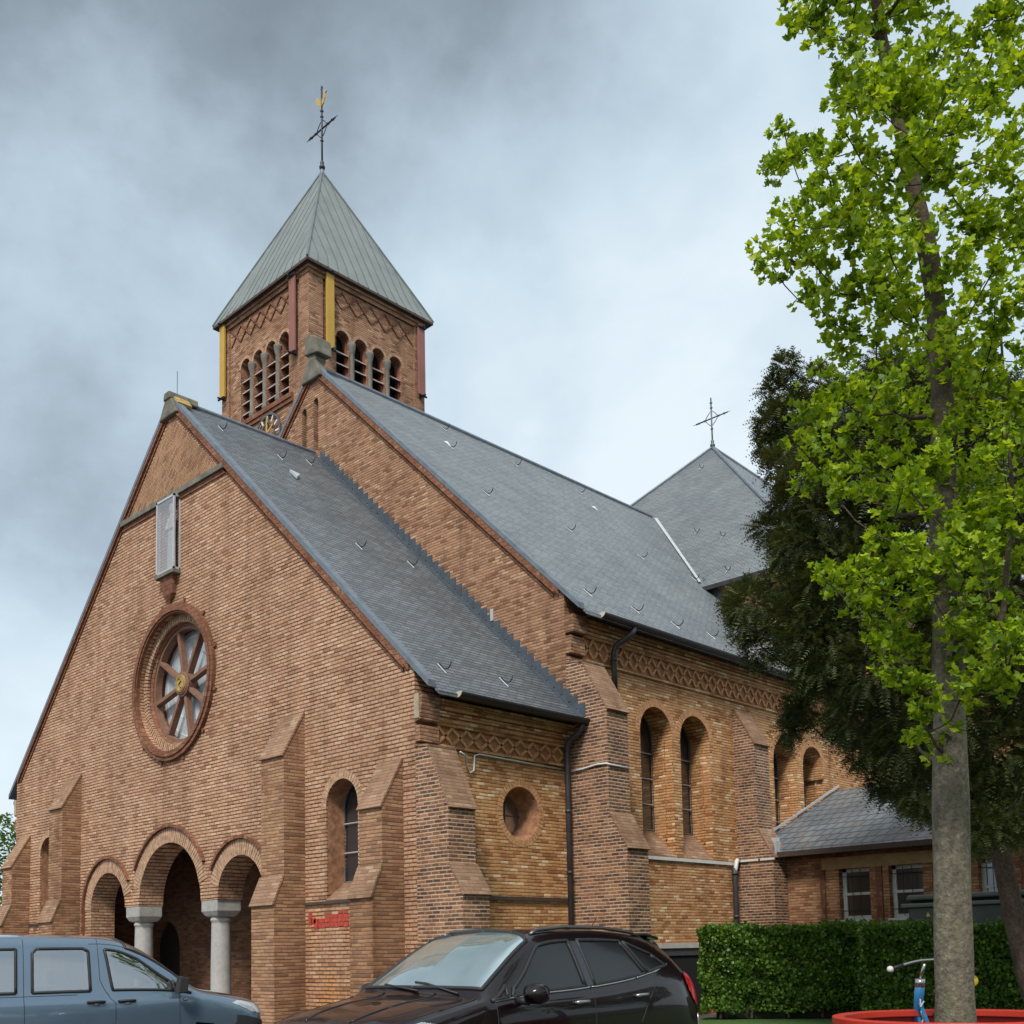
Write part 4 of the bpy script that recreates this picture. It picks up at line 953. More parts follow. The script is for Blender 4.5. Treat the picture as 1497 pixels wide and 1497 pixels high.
def grow(root_path, clumps, rnd, r0, rtw=.012, droop=.0, up=.25):
    """attach every clump to the nearest node already grown. returns list of (points, radii)"""
    nodes = [(Vector(p), r) for p, r in root_path]; br = []
    def dist(c): return min((c-n[0]).length for n in nodes[:len(root_path)])
    for c in sorted(clumps, key=dist):
        best = None
        for i, (q, r) in enumerate(nodes):
            d = (c-q).length; dz = c.z-q.z; hd_ = math.hypot(c.x-q.x, c.y-q.y)
            pen = max(0, hd_*.55-dz)*1.1
            k = d+pen
            if best is None or k < best[0]: best = (k, i, d)
        q, r = nodes[best[1]]; d = best[2]
        ra = min(r*.62, .008+d*.022+.008); n = max(4, int(d/.22)); P = []; RR = []
        mid_ = Vector((0,0,1))
        for i in range(n+1):
            t = i/n; p = q.lerp(c, t)+mid_*(math.sin(t*math.pi)*-droop*d)+rndu(rnd)*(.035*d*math.sin(t*math.pi))
            p.z -= math.sin(t*math.pi)*d*up*.3
            P.append(p); RR.append(ra+(rtw*.6-ra)*t)
        br.append((P, RR))
        for p, r_ in list(zip(P, RR))[1:]: nodes.append((p, r_))
    return br
# --- tulip tree
rn = random.Random(5)
TP = [(10.323,-3.218,0.026),(10.372,-3.283,0.935),(10.436,-3.356,2.033),(10.525,-3.441,3.426),(10.577,-3.494,4.262),(10.607,-3.547,4.931),(10.676,-3.604,5.934),(10.699,-3.704,6.938),(10.642,-3.862,7.777),(10.583,-3.999,8.449),(10.549,-4.094,8.953),(10.531,-4.179,9.511),(10.518,-4.301,10.405)]
TRr = [.185, .158, .148, .134, .120, .108, .094, .080, .066, .056, .046, .036, .02]
tulip = empty('tulip_tree', (TP[0][0], TP[0][1], GZ), 'tall young tree with bright fresh green lobed leaves and a bare grey brown trunk', 'tree')
tpath = []
TPv = [Vector(p) for p in TP]
for i in range(len(TP)-1):
    for k in range(4):
        t = k/4; a = TPv[max(i-1,0)]; b = TPv[i]; c = TPv[i+1]; d = TPv[min(i+2, len(TP)-1)]
        p = .5*((2*b)+(c-a)*t+(2*a-5*b+4*c-d)*t*t+(3*b-a-3*c+d)*t**3)
        tpath.append((p, TRr[i]+(TRr[i+1]-TRr[i])*t))
tpath.append((TPv[-1], TRr[-1]))
m = MB(); k = 20
pp = []; rr = []
for p, r in tpath: pp.append(p); rr.append(r*rn.uniform(.975, 1.03))
rr = [r*(1+.05*math.sin(p.z*9)+.04*math.sin(p.z*23+1)) for p, r in zip(pp, rr)]
m.tube(pp, .1, k, rr=rr)
# knots and the swollen limb collar
for (z, a, s) in ((1.55, 3.9, .055), (2.35, 4.1, .05), (2.72, 3.4, .06), (3.02, 2.6, .075), (2.05, 5.0, .04), (1.2, 4.4, .045), (3.35, 4.6, .05)):
    q = min(tpath, key=lambda t: abs(t[0].z-z)); c = q[0]+Vector((math.cos(a), math.sin(a), 0))*(q[1]*.93-s*.72)
    m.lathe((c.x, c.y, c.z-s), [(s*.1, 0), (s*.75, s*.35), (s, s), (s*.7, s*1.6), (s*.1, s*2)], 10)
tk = m.build('trunk', BARK, tulip, True)
clumps = [(Vector(c[:3]), c[3]) for c in [(10.34,-5.14,8.65,0.13),(9.97,-4.18,9.34,0.09),(10.10,-4.19,9.45,0.10),(10.46,-4.26,9.08,0.17),(10.60,-4.83,8.46,0.13),(10.31,-3.51,9.72,0.24),(10.53,-3.30,9.75,0.21),(10.89,-3.74,8.99,0.14),(10.81,-3.80,8.76,0.20),(10.95,-4.69,8.05,0.20),(10.89,-5.15,7.87,0.12),(10.44,-4.52,8.52,0.12),(10.15,-4.10,8.70,0.11),(10.95,-5.31,7.56,0.12),(9.93,-3.52,9.07,0.09),(10.86,-4.76,7.84,0.13),(11.06,-4.56,7.90,0.13),(11.38,-4.94,7.59,0.10),(9.34,-3.56,9.16,0.11),(9.64,-4.08,8.47,0.12),(9.42,-3.93,8.51,0.10),(9.92,-4.19,8.32,0.10),(10.69,-5.50,7.06,0.10),(10.48,-4.71,7.85,0.07),(10.37,-4.17,8.09,0.05),(10.63,-5.25,7.04,0.14),(9.49,-3.44,8.47,0.14),(9.99,-4.84,7.30,0.15),(10.09,-5.24,6.83,0.14),(9.45,-4.07,7.53,0.12),(10.36,-5.28,6.79,0.13),(9.54,-3.41,7.89,0.16),(10.19,-4.42,7.37,0.14),(10.24,-4.06,7.92,0.13),(10.65,-4.46,7.52,0.15),(10.42,-4.10,7.53,0.17),(10.66,-4.95,6.78,0.14),(11.00,-5.23,6.42,0.14),(9.58,-3.58,7.46,0.12),(10.46,-4.86,6.48,0.13),(9.75,-3.62,7.09,0.12),(10.66,-4.83,6.46,0.16),(9.97,-2.58,7.76,0.23),(9.66,-3.26,7.02,0.20),(10.03,-3.34,6.96,0.22),(10.22,-3.09,6.98,0.19),(9.88,-4.13,6.28,0.13),(9.86,-3.59,6.43,0.19),(10.78,-4.96,5.62,0.16),(9.90,-4.41,5.88,0.14),(9.46,-3.79,6.00,0.12),(10.36,-4.90,5.38,0.15),(9.77,-2.87,6.40,0.20),(9.40,-3.59,5.77,0.12),(10.12,-4.38,5.35,0.13),(10.39,-4.33,5.34,0.14),(10.47,-3.95,5.54,0.14),(10.63,-4.02,5.13,0.14),(9.75,-2.47,5.73,0.10),(10.38,-4.19,4.77,0.11),(10.96,-5.06,4.33,0.09),(10.35,-4.64,4.42,0.13),(9.75,-4.02,4.70,0.11),(9.64,-3.50,4.71,0.10),(10.22,-3.88,4.60,0.17),(10.39,-3.74,4.65,0.15),(10.05,-3.90,4.39,0.09),(10.03,-3.38,4.38,0.13),(10.37,-4.34,3.94,0.08),(10.31,-3.46,4.39,0.15),(10.29,-3.59,4.05,0.09),(10.44,-3.32,4.57,0.17),(10.49,-4.34,3.62,0.09),(10.63,-4.27,3.56,0.09),(10.48,-3.90,3.42,0.10),(9.94,-2.84,3.45,0.07),(10.75,-3.74,4.06,0.13),(10.67,-3.12,4.14,0.17),(10.99,-3.56,3.82,0.14),(10.98,-4.13,3.57,0.13),(11.13,-4.02,3.48,0.10),(10.60,-2.68,4.74,0.22),(10.82,-2.63,4.81,0.19),(10.84,-3.81,4.74,0.17),(10.71,-2.75,5.24,0.21),(10.92,-2.64,5.45,0.15),(10.31,-2.31,5.87,0.20),(10.03,-2.41,6.59,0.21),(10.86,-3.78,5.69,0.17),(10.46,-1.89,6.28,0.23),(10.71,-1.87,6.54,0.20),(10.77,-3.19,6.29,0.18),(10.24,-2.56,6.92,0.20),(11.06,-3.34,6.47,0.20),(10.95,-3.91,6.45,0.17),(11.42,-3.92,6.41,0.17),(10.64,-2.34,7.63,0.23),(11.18,-4.59,6.54,0.14),(11.14,-5.02,6.56,0.11),(10.53,-2.77,8.14,0.18),(10.77,-2.67,7.88,0.22),(11.26,-3.29,7.40,0.18),(10.75,-2.52,8.35,0.22),(11.59,-4.51,7.10,0.14),(11.16,-4.30,7.44,0.15),(10.99,-4.37,7.61,0.14),(11.10,-3.78,8.10,0.16),(11.47,-4.26,7.83,0.13),(11.60,-4.42,7.38,0.15),(11.27,-3.73,8.61,0.11),(10.68,-2.50,9.46,0.13),(11.07,-2.73,9.48,0.10),(11.16,-2.73,9.13,0.12),(10.91,-3.75,8.26,0.10),(11.31,-4.19,8.03,0.10),(10.72,-2.25,4.49,0.15),(9.93,-4.24,5.99,0.08),(9.87,-3.45,5.54,0.09),(10.55,-5.27,4.74,0.07),(10.94,-4.44,5.12,0.10),(10.53,-2.35,5.72,0.16),(11.16,-3.97,4.62,0.13),(10.65,-4.18,4.46,0.13),(10.99,-4.54,8.02,0.15),(11.25,-4.21,5.19,0.13),(11.32,-4.40,3.78,0.09),(10.25,-3.38,9.05,0.12),(11.06,-4.90,7.25,0.11),(10.12,-3.53,8.29,0.14),(10.45,-3.04,9.02,0.17),(10.41,-3.74,8.84,0.11),(10.94,-4.96,4.77,0.13),(10.85,-4.59,6.33,0.15),(11.31,-4.07,5.64,0.10),(11.26,-3.98,4.85,0.11),(10.12,-3.50,6.23,0.16),(11.49,-4.58,6.36,0.09),(11.27,-4.61,4.34,0.11),(10.95,-4.50,5.19,0.12),(10.54,-4.71,7.17,0.12),(11.11,-4.27,4.46,0.12),(11.09,-4.34,5.90,0.15),(10.61,-2.78,6.67,0.17),(10.98,-4.03,4.82,0.15),(11.16,-3.95,7.15,0.12),(11.30,-4.12,3.81,0.09),(10.81,-4.89,6.21,0.12),(10.89,-3.65,4.09,0.13),(10.65,-4.38,5.07,0.11),(11.19,-3.89,7.09,0.12),(11.15,-4.72,7.18,0.10),(11.28,-4.03,6.43,0.12),(10.86,-5.05,6.60,0.11),(9.86,-3.12,4.34,0.17),(10.81,-4.57,8.07,0.10),(10.68,-5.08,6.85,0.12),(11.18,-3.86,6.20,0.12),(10.97,-4.39,4.44,0.09),(10.08,-2.94,6.50,0.17),(10.37,-4.26,4.36,0.13),(11.00,-3.84,4.92,0.11),(11.44,-2.00,6.20,0.17),(11.53,-3.56,7.14,0.14),(12.01,-3.57,5.32,0.12),(11.80,-3.26,6.15,0.13),(11.00,-3.16,9.37,0.17),(11.03,-1.97,6.04,0.15),(11.36,-2.34,6.54,0.19),(11.49,-3.71,6.03,0.17),(11.24,-3.10,9.38,0.17),(11.79,-3.80,7.81,0.15),(11.54,-2.07,4.60,0.20),(11.63,-2.87,8.17,0.20),(11.47,-1.31,4.42,0.17),(11.70,-2.83,3.90,0.12),(11.52,-2.36,5.99,0.19),(11.49,-2.04,9.08,0.18),(11.62,-2.19,8.62,0.18),(11.96,-3.51,4.75,0.14),(11.16,-2.37,7.46,0.18),(11.37,-3.33,7.19,0.12),(11.46,-3.72,5.73,0.16),(11.46,-2.08,9.44,0.18),(11.38,-3.21,6.33,0.14),(11.61,-2.25,5.83,0.19),(11.46,-3.13,7.90,0.15),(11.81,-4.08,7.14,0.14),(11.37,-2.08,4.82,0.20),(11.85,-2.70,5.07,0.15),(11.46,-3.06,9.50,0.17),(11.06,-2.26,3.76,0.15),(11.54,-3.01,4.60,0.12),(11.53,-2.95,4.54,0.15),(11.37,-1.85,6.13,0.19),(11.23,-2.14,5.29,0.15),(11.53,-1.62,5.08,0.15),(11.10,-2.60,4.35,0.15),(11.54,-2.58,8.84,0.15),(11.35,-3.18,7.67,0.14),(11.44,-3.28,5.13,0.17),(11.68,-3.67,5.29,0.13),(11.77,-4.01,8.35,0.14),(11.40,-2.04,4.46,0.13),(11.22,-1.73,6.44,0.18),(11.71,-3.16,7.03,0.17),(11.72,-2.91,7.31,0.17),(11.70,-4.08,5.85,0.16),(11.45,-2.58,5.76,0.14),(11.52,-3.79,5.66,0.15),(11.55,-3.47,4.56,0.14),(11.14,-3.20,9.33,0.14),(11.27,-2.77,4.53,0.13),(11.57,-3.93,8.19,0.17),(11.69,-3.32,5.11,0.12),(11.25,-2.83,6.01,0.14),(11.79,-3.84,4.30,0.15),(11.50,-3.43,7.42,0.19),(10.92,-2.09,5.18,0.18),(11.26,-1.67,5.28,0.15),(11.57,-2.49,9.30,0.19),(11.24,-2.64,6.51,0.16),(10.82,-4.97,9.18,0.17),(10.18,-3.98,11.13,0.16),(10.56,-5.07,9.12,0.14),(10.64,-4.41,9.70,0.14),(10.42,-4.00,9.74,0.18),(10.87,-4.64,9.73,0.14),(10.70,-4.83,9.68,0.14),(10.84,-4.96,8.71,0.13),(10.74,-3.75,11.03,0.15),(10.57,-3.75,11.13,0.17),(10.45,-4.12,10.32,0.15),(10.89,-4.24,9.32,0.16),(10.84,-3.47,9.76,0.14),(10.51,-3.35,10.32,0.21),(11.00,-4.15,10.45,0.15),(10.11,-4.27,9.54,0.16),(10.42,-4.17,10.83,0.19),(10.62,-3.22,10.39,0.21),(10.95,-3.33,9.92,0.17),(11.02,-3.95,10.05,0.17),(10.51,-4.51,9.72,0.13),(10.44,-4.54,10.80,0.13),(10.47,-5.16,9.10,0.16),(10.31,-3.99,10.56,0.16),(10.82,-4.89,9.69,0.17),(10.44,-3.29,11.33,0.21),(10.58,-3.82,11.02,0.15),(9.88,-3.80,10.28,0.16),(10.86,-4.48,10.08,0.18),(10.37,-5.12,9.16,0.14)]]
lowp = [(p, r) for p, r in tpath if p.z > 3.0]
br = grow(lowp, [c for c, r in clumps], rn, .1, .010, 0, .5)
m = MB()
for P, RR in br: m.tube(P, .01, 6, rr=RR, caps=False)
m.tube([tpath[12][0], tpath[12][0]+Vector((.22,.20,.35)), tpath[12][0]+Vector((.36,.34,.9)), tpath[12][0]+Vector((.45,.45,1.9)), tpath[12][0]+Vector((.42,.5,3.4))], .05, 8, rr=[.06,.04,.026,.018,.010])
m.build('branch', BARK2, tulip, True)
vs, fs = [], []
# leaf rosettes all along the outer part of every limb
for P, RR in br:
    for i in range(1, len(P)):
        if RR[i] > .028: continue
        for k in range(2):
            o = P[i-1].lerp(P[i], rn.random())+rndu(rn)*.13
            for j in range(5):
                leaf(vs, fs, o+rndu(rn)*.04, rndu(rn)*.9+Vector((0,0,.4)), Vector((rn.uniform(-.6,.6), rn.uniform(-.6,.6), 1))+rndu(rn)*.7, rn.uniform(.04, .085), rn)
for c, r in clumps:
    n = int(50+r*r*2500)
    # short twigs inside the clump carry rosettes of leaves
    for k in range(max(3, int(n/5))):
        vv_ = rndu(rn); o = c+Vector((vv_.x*r*1.35, vv_.y*r*1.35, vv_.z*r*.95))
        ax = ((o-c)*.8+Vector((0,0,.35))+rndu(rn)*.25)
        for j in range(5):
            d = (ax.normalized()*.5+rndu(rn)*.9); nn = Vector((rn.uniform(-.5,.5), rn.uniform(-.5,.5), 1))+rndu(rn)*.7
            leaf(vs, fs, o+rndu(rn)*.035, d, nn, rn.choice((rn.uniform(.03, .055), rn.uniform(.045, .08))), rn)
m = MB(); m.v = vs; m.f = fs; m.build('crown', TLEAF, tulip)
# --- yew
yew = empty('yew_tree', (7.95, 5.4, GZ), 'dark evergreen tree with dense drooping sprays in front of the annex', 'tree')
yc = [(Vector(c[:3]), c[3]) for c in [(6.02,2.33,10.45,0.13),(5.73,2.59,10.22,0.19),(5.81,2.45,9.77,0.23),(5.82,2.57,9.43,0.27),(5.94,2.17,8.88,0.21),(6.08,2.37,9.75,0.23),(7.10,1.11,8.51,0.28),(6.22,2.72,9.38,0.32),(5.18,4.66,10.33,0.36),(7.03,0.99,7.90,0.37),(6.09,2.84,8.76,0.42),(5.30,4.28,9.50,0.46),(5.69,2.88,8.49,0.28),(7.21,1.18,7.40,0.51),(6.33,2.89,8.07,0.58),(5.29,5.03,8.99,0.66),(7.90,1.19,7.72,0.59),(6.78,3.56,8.82,0.69),(5.89,5.46,9.61,0.77),(6.83,0.98,7.05,0.32),(5.87,2.71,7.73,0.36),(5.10,4.14,8.34,0.39),(5.72,2.44,7.13,0.27),(5.92,1.23,6.51,0.29),(5.28,2.29,6.91,0.32),(4.72,3.26,7.29,0.34),(5.14,2.33,6.57,0.21),(5.21,2.69,6.28,0.26),(6.74,1.16,6.12,0.42),(5.93,2.75,6.63,0.47),(5.03,4.27,7.12,0.52),(7.54,1.22,6.42,0.68),(6.43,3.54,7.27,0.80),(5.55,5.34,7.87,0.89),(8.27,1.67,6.85,0.68),(7.29,3.98,7.65,0.79),(6.29,6.52,8.56,0.91),(6.97,1.19,5.31,0.30),(5.98,2.96,5.77,0.34),(5.04,4.88,6.30,0.38),(5.84,2.63,5.12,0.17),(5.68,2.56,4.86,0.09),(7.32,1.36,4.66,0.33),(6.22,3.55,5.07,0.38),(5.35,5.29,5.46,0.43),(7.81,1.20,5.18,0.58),(6.66,3.76,5.83,0.69),(5.75,5.82,6.39,0.78),(6.35,3.55,4.54,0.23),(7.92,1.40,4.16,0.40),(6.75,4.06,4.71,0.48),(5.83,6.17,5.00,0.54),(6.69,3.94,4.09,0.28),(8.06,1.67,3.56,0.32),(6.97,4.39,3.88,0.38),(6.05,6.53,4.27,0.43),(6.43,4.00,4.08,0.15),(8.19,1.65,4.53,0.67),(7.05,4.37,5.10,0.80),(6.09,6.69,5.61,0.91),(8.63,2.25,5.48,0.77),(7.61,4.79,6.17,0.91),(6.81,7.20,6.76,1.03),(8.65,2.59,4.14,0.59),(7.75,5.03,4.53,0.69),(7.02,7.19,4.88,0.78),(8.84,2.71,3.33,0.45),(8.06,5.08,3.65,0.52),(7.11,7.72,3.97,0.60),(8.61,2.27,3.12,0.30),(7.73,4.75,3.33,0.36),(6.80,7.36,3.62,0.41),(9.05,2.57,6.31,0.68),(8.25,5.13,7.18,0.80),(7.48,7.28,7.87,0.90),(8.89,2.19,7.69,0.68),(8.00,4.85,8.79,0.80),(7.22,7.10,9.69,0.91),(8.61,1.56,8.38,0.58),(7.64,4.04,9.58,0.68),(6.70,6.24,10.66,0.78),(8.09,1.24,8.38,0.50),(7.11,3.52,9.52,0.58),(6.13,5.69,10.61,0.66),(7.55,1.03,8.69,0.37),(6.49,3.11,9.89,0.42),(5.59,5.05,10.81,0.48),(6.43,2.56,10.11,0.23),(8.43,2.35,3.59,0.41),(7.53,4.82,3.92,0.48),(6.58,7.16,4.16,0.54),(9.24,2.95,5.03,0.64),(8.48,5.40,5.56,0.74),(7.79,7.53,6.05,0.83),(9.49,3.34,5.92,0.74),(8.82,5.66,6.59,0.85),(8.18,7.77,7.23,0.95),(9.46,3.15,7.31,0.65),(8.76,5.48,8.20,0.74),(8.14,7.57,8.96,0.83),(9.27,3.66,4.01,0.56),(8.62,5.98,4.31,0.64),(7.94,8.02,4.67,0.71),(9.60,3.98,5.04,0.56),(9.00,6.07,5.48,0.64),(8.55,7.85,5.81,0.70),(7.12,1.12,6.38,0.46),(6.11,2.99,7.10,0.53),(5.13,4.93,7.74,0.59),(5.42,2.61,8.11,0.19),(8.01,1.41,9.08,0.37),(7.05,3.68,10.26,0.43),(6.16,5.81,11.42,0.48),(8.63,1.69,9.15,0.32),(7.67,4.21,10.45,0.37),(6.90,6.35,11.54,0.42),(9.05,2.23,8.59,0.45),(8.25,4.46,9.64,0.52),(7.37,7.02,10.89,0.60),(5.54,2.57,9.75,0.15),(5.55,2.57,9.38,0.15),(5.05,2.18,6.86,0.13),(5.74,2.66,5.26,0.10),(7.05,1.21,5.72,0.56),(6.15,3.08,6.26,0.63),(5.16,4.91,6.78,0.71)]]
YT = [(Vector(p), r) for p, r in [((8.668,4.172,0.200),0.200),((8.468,4.065,1.072),0.170),((8.343,4.017,1.851),0.150),((8.245,4.005,2.544),0.140),((8.153,3.987,3.345),0.120),((8.042,3.862,4.858),0.110),((7.931,3.674,6.897),0.090),((7.781,3.507,8.459),0.050),((7.517,3.290,9.537),0.030)]]
m = MB(); m.tube([p for p, r in YT], .1, 14, rr=[r for p, r in YT]); 
YT2 = [(p+Vector((.30+.08*i, .1, -.05)), r*.7) for i, (p, r) in enumerate(YT)]
m.tube([p for p, r in YT2], .1, 10, rr=[r for p, r in YT2]); m.build('trunk', BARK_Y, yew, True)
ny = []
for i in range(len(YT)-1):
    for k in range(6): ny.append((YT[i][0].lerp(YT[i+1][0], k/6), YT[i][1]))
br = grow(ny, [c for c, r in yc], rn, .1, .012, .0, .3)
m = MB()
for P, RR in br: m.tube(P, .01, 5, rr=[max(.012, x) for x in RR], caps=False)
m.build('branch', BARK_Y, yew, True)
vs, fs = [], []
def spray(o, d, L, nn, wd=.030):
    """flat yew spray: a twig with short needles on both sides"""
    d = d.normalized(); x = d.cross(nn); x = x.normalized() if x.length > 1e-3 else d.orthogonal().normalized(); k = 6
    for i in range(k):
        t = (i+.4)/k; p = o+d*(L*t); p.z -= t*t*L*.25; w = wd*(1.1-t*.5)
        for s in (-1, 1):
            b = len(vs); q = p+x*(s*w*1.6)+d*(w*1.1)
            vs.extend([(p-d*.009)[:], (p+d*.012)[:], q[:]]); fs.append((b, b+1, b+2))
for c, r in yc:
    n = int(110+r*r*1700)
    for k in range(n):
        v = rndu(rn); v = v*(1 if v.length > .55 else 1.5); o = c+Vector((v.x*r, v.y*r, v.z*r*.85))
        d = v*.9+Vector((0,0,-.12))+rndu(rn)*.55; nn = Vector((0,0,1))+rndu(rn)*.7
        spray(o, d, rn.uniform(.16, .32), nn)
        # a side sprig
        if rn.random() < .5: spray(o+d.normalized()*.06, d+rndu(rn)*.9, rn.uniform(.10, .18), nn)
m = MB(); m.v = vs; m.f = fs; m.build('crown', YLEAF, yew)
# --- unseen leafy row, added for the car glass and paint to mirror
vs, fs = [], []
for k in range(5200):
    v = rndu(rn); v = v.normalized()*(v.length**.4); o = Vector((v.x*2.8, v.y*2.8, 5.2+v.z*3.6)); o += Vector((math.sin(o.z*3), math.cos(o.x*2.5), math.sin(o.y*3)))*.3
    leaf(vs, fs, o, rndu(rn), rndu(rn)+Vector((0,0,1)), rn.uniform(.16, .30), rn)
first = None
for x, y, s_ in ((27, -26, 1.0), (33, -19, .85), (19, -33, 1.1), (9, -34, .9), (37, -11, 1.05), (33, 0, 1.1), (31, 8, 1.2), (29, 16, 1.1), (27, 25, 1.25), (37, 5, 1.2), (35, 20, 1.3)):
    rt_ = empty('tree', (x, y, GZ), 'unseen leafy tree added for the car glass and paint to mirror', 'tree', 'unseen trees added for reflections'); LOCAL.append(rt_)
    if first is None:
        m = MB(); m.v = vs; m.f = fs; c1 = m.build('crown', BLEAF, rt_); m = MB(); m.tube([(0,0,0), (0,.1,2.5), (.1,0,5.5)], .2, 8, rr=[.25,.18,.06]); t1 = m.build('trunk', BARK, rt_); first = (c1, t1)
    else:
        for q in first: cc_ = q.copy(); C.objects.link(cc_); cc_.parent = rt_
    rt_.scale = (s_, s_, s_)
# --- bush far left behind the church
bush = empty('tree', (-40, 8, GZ), 'green leafy tree behind the left edge of the church', 'tree')
m = MB(); m.tube([(-40,8,0), (-40,8,3), (-39.8,8,6)], .2, 8, rr=[.3,.2,.08]); m.build('trunk', BARK, bush)
vs, fs = [], []
for k in range(7000):
    v = rndu(rn); v = v.normalized()*(v.length**.4); o = Vector((-40+v.x*3.0, 8+v.y*3.0, 4.9+v.z*3.7))
    o += Vector((math.sin(o.z*3), math.cos(o.x*2.5), math.sin(o.y*3)))*.25
    leaf(vs, fs, o, rndu(rn), rndu(rn)+Vector((0,0,1)), rn.uniform(.12, .22), rn)
m = MB(); m.v = vs; m.f = fs; m.build('crown', BLEAF, bush)

# ------------------------------------------------------------------ hedges
HL = [(0,0,0), (.35,.3,.04), (.38,.65,.03), (0,1,0), (-.38,.65,.03), (-.35,.3,.04)]
def hedge(a, b, depth, z0, z1, label, seed, core):
    r = random.Random(seed); a = Vector((a[0], a[1], 0)); b = Vector((b[0], b[1], 0)); d = (b-a); L = d.length; d.normalize(); n = Vector((d.y, -d.x, 0))
    root = empty('hedge', ((a+b)/2+Vector((0,0,z0)))[:], label, 'hedge', 'clipped hedges beside the church')
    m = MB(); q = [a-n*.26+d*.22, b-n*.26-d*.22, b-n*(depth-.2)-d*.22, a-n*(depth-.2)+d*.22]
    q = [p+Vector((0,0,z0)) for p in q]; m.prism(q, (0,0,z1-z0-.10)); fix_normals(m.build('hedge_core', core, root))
    t = .3
    while t < L:
        m = MB(); p = a+d*t-n*.2; m.tube([p+Vector((0,0,z0)), p+Vector((.02,.0,z0+.5))], .025, 6); m.build('stem', BARK_Y, root); t += r.uniform(.5, .8)
    vs, fs = [], []
    def put(o, out, s):
        dd = out*.5+rndu(r)*.9+Vector((0,0,.25)); nn = out+rndu(r)*.8; dd.normalize(); x = dd.cross(nn)
        if x.length < 1e-3: return
        x.normalize(); k = x.cross(dd); bi = len(vs)
        for u, v, w_ in HL: vs.append((o+x*(u*s)+dd*(v*s)+k*(w_*s))[:])
        fs.append(tuple(range(bi, bi+6)))
    N = int(L*(z1-z0)*2600)
    for i in range(N):
        t = r.uniform(0, L); z = r.uniform(z0+.12, z1)
        bump = .07*math.sin(t*3.7+z*3)+.05*math.sin(t*9+z*7.3)+.035*math.sin(z*15+t*2)
        lo = 1-max(0, (z0+.45-z)/.45)
        if r.random() > .35+.65*lo: continue
        put(a+d*t+n*(bump-.07+r.uniform(-.15,.03))+Vector((0,0,z)), n, r.uniform(.045, .085))
    for i in range(int(L*depth*1000)):
        t = r.uniform(0, L); q = r.uniform(0, depth); z = z1+.035*math.sin(t*3)+.03*math.sin(t*7.7+q*5)
        put(a+d*t-n*q+Vector((0,0,z+r.uniform(-.10,.015))), Vector((0,0,1)), r.uniform(.045, .08))
        if r.random() < .04: put(a+d*t-n*q+Vector((0,0,z+r.uniform(0,.08))), Vector((0,0,1)), r.uniform(.05, .09))
    for e, s in ((a, -1), (b, 1)):
        for i in range(int(depth*(z1-z0)*1000)):
            q = r.uniform(0, depth); z = r.uniform(z0+.1, z1); put(e+d*s*(r.uniform(-.08,.04)+.03*math.sin(z*7))-n*q+Vector((0,0,z)), d*s, r.uniform(.045, .085))
    m = MB(); m.v = vs; m.f = fs; m.build('foliage', HLEAF, root)
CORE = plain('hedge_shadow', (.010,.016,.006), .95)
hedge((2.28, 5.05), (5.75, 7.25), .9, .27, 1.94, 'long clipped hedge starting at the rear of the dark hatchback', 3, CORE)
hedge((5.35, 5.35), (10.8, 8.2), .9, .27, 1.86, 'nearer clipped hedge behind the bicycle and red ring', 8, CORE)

# ------------------------------------------------------------------ waste container behind the hedge
CG = plain('container_green', (.075,.085,.07), .6, var=.25, vscale=2)
cont = empty('waste_container', (5.9, 8.6, .27), 'dark grey green lidded waste container standing behind the hedge', 'container')
m = MB(); m.prism([(4.95,8.3,.4), (7.2,8.3,.4), (7.3,8.3,2.28), (4.85,8.3,2.28)], (0,1.1,0)); body = fix_normals(m.build('container_body', CG, cont, bevel=.02))
m = MB(); m.box(4.74,7.42,8.22,9.5,2.28,2.36); m.build('rim', plain('container_rim', (.13,.145,.115), .5), cont, bevel=.02)
m = MB(); m.prism([(4.82,8.26,2.42), (7.34,8.26,2.42), (7.30,8.26,2.52), (4.86,8.26,2.52)], (0,1.2,0)); fix_normals(m.build('lid', plain('container_lid', (.11,.125,.10), .5), cont, bevel=.03))
m = MB(); m.box(4.9,7.26,8.35,9.4,2.36,2.42); m.build('lid_seal', DARK, cont)
m = MB(); m.prism([(5.20,8.292,2.10), (5.29,8.292,2.10), (5.245,8.292,2.19)], (0,.004,0)); fix_normals(m.build('warning_sticker', plain('sticker_yellow', (.6,.5,.10), .5), body))
for x in (5.1, 7.0):
    m = MB(); m.disc((x, 8.35, .42), (0,1,0), .13, .13, .08, 20); m.build('caster', IRON, cont)

# ------------------------------------------------------------------ red ring round the tree
RC = Vector((TP[1][0]+.0, TP[1][1]+.0, 0))
REDP = plain('red_enamel', (.46,.035,.018), .4, var=.1)
ringo = empty('tree_guard', (RC.x, RC.y, GZ), 'low round red metal guard encircling the trunk of the tulip tree', 'tree guard')
def hoop(z0, z1, r, th, name):
    m = MB(); n = 72; vs = []; fs = []
    for i in range(n):
        t = 2*math.pi*i/n; c, s = math.cos(t), math.sin(t)
        for rr, z in ((r, z0), (r, z1), (r-th, z1), (r-th, z0)): vs.append((RC.x+rr*c, RC.y+rr*s, z))
    for i in range(n):
        j = (i+1) % n
        for k in range(4): fs.append((4*i+k, 4*j+k, 4*j+(k+1) % 4, 4*i+(k+1) % 4))
    m.add(vs, fs); return m.build(name, REDP, ringo, bevel=.008)
hoop(.945, 1.005, .97, .10, 'top_rim'); hoop(.88, .945, .955, .03, 'band'); hoop(.30, .38, .95, .03, 'band')
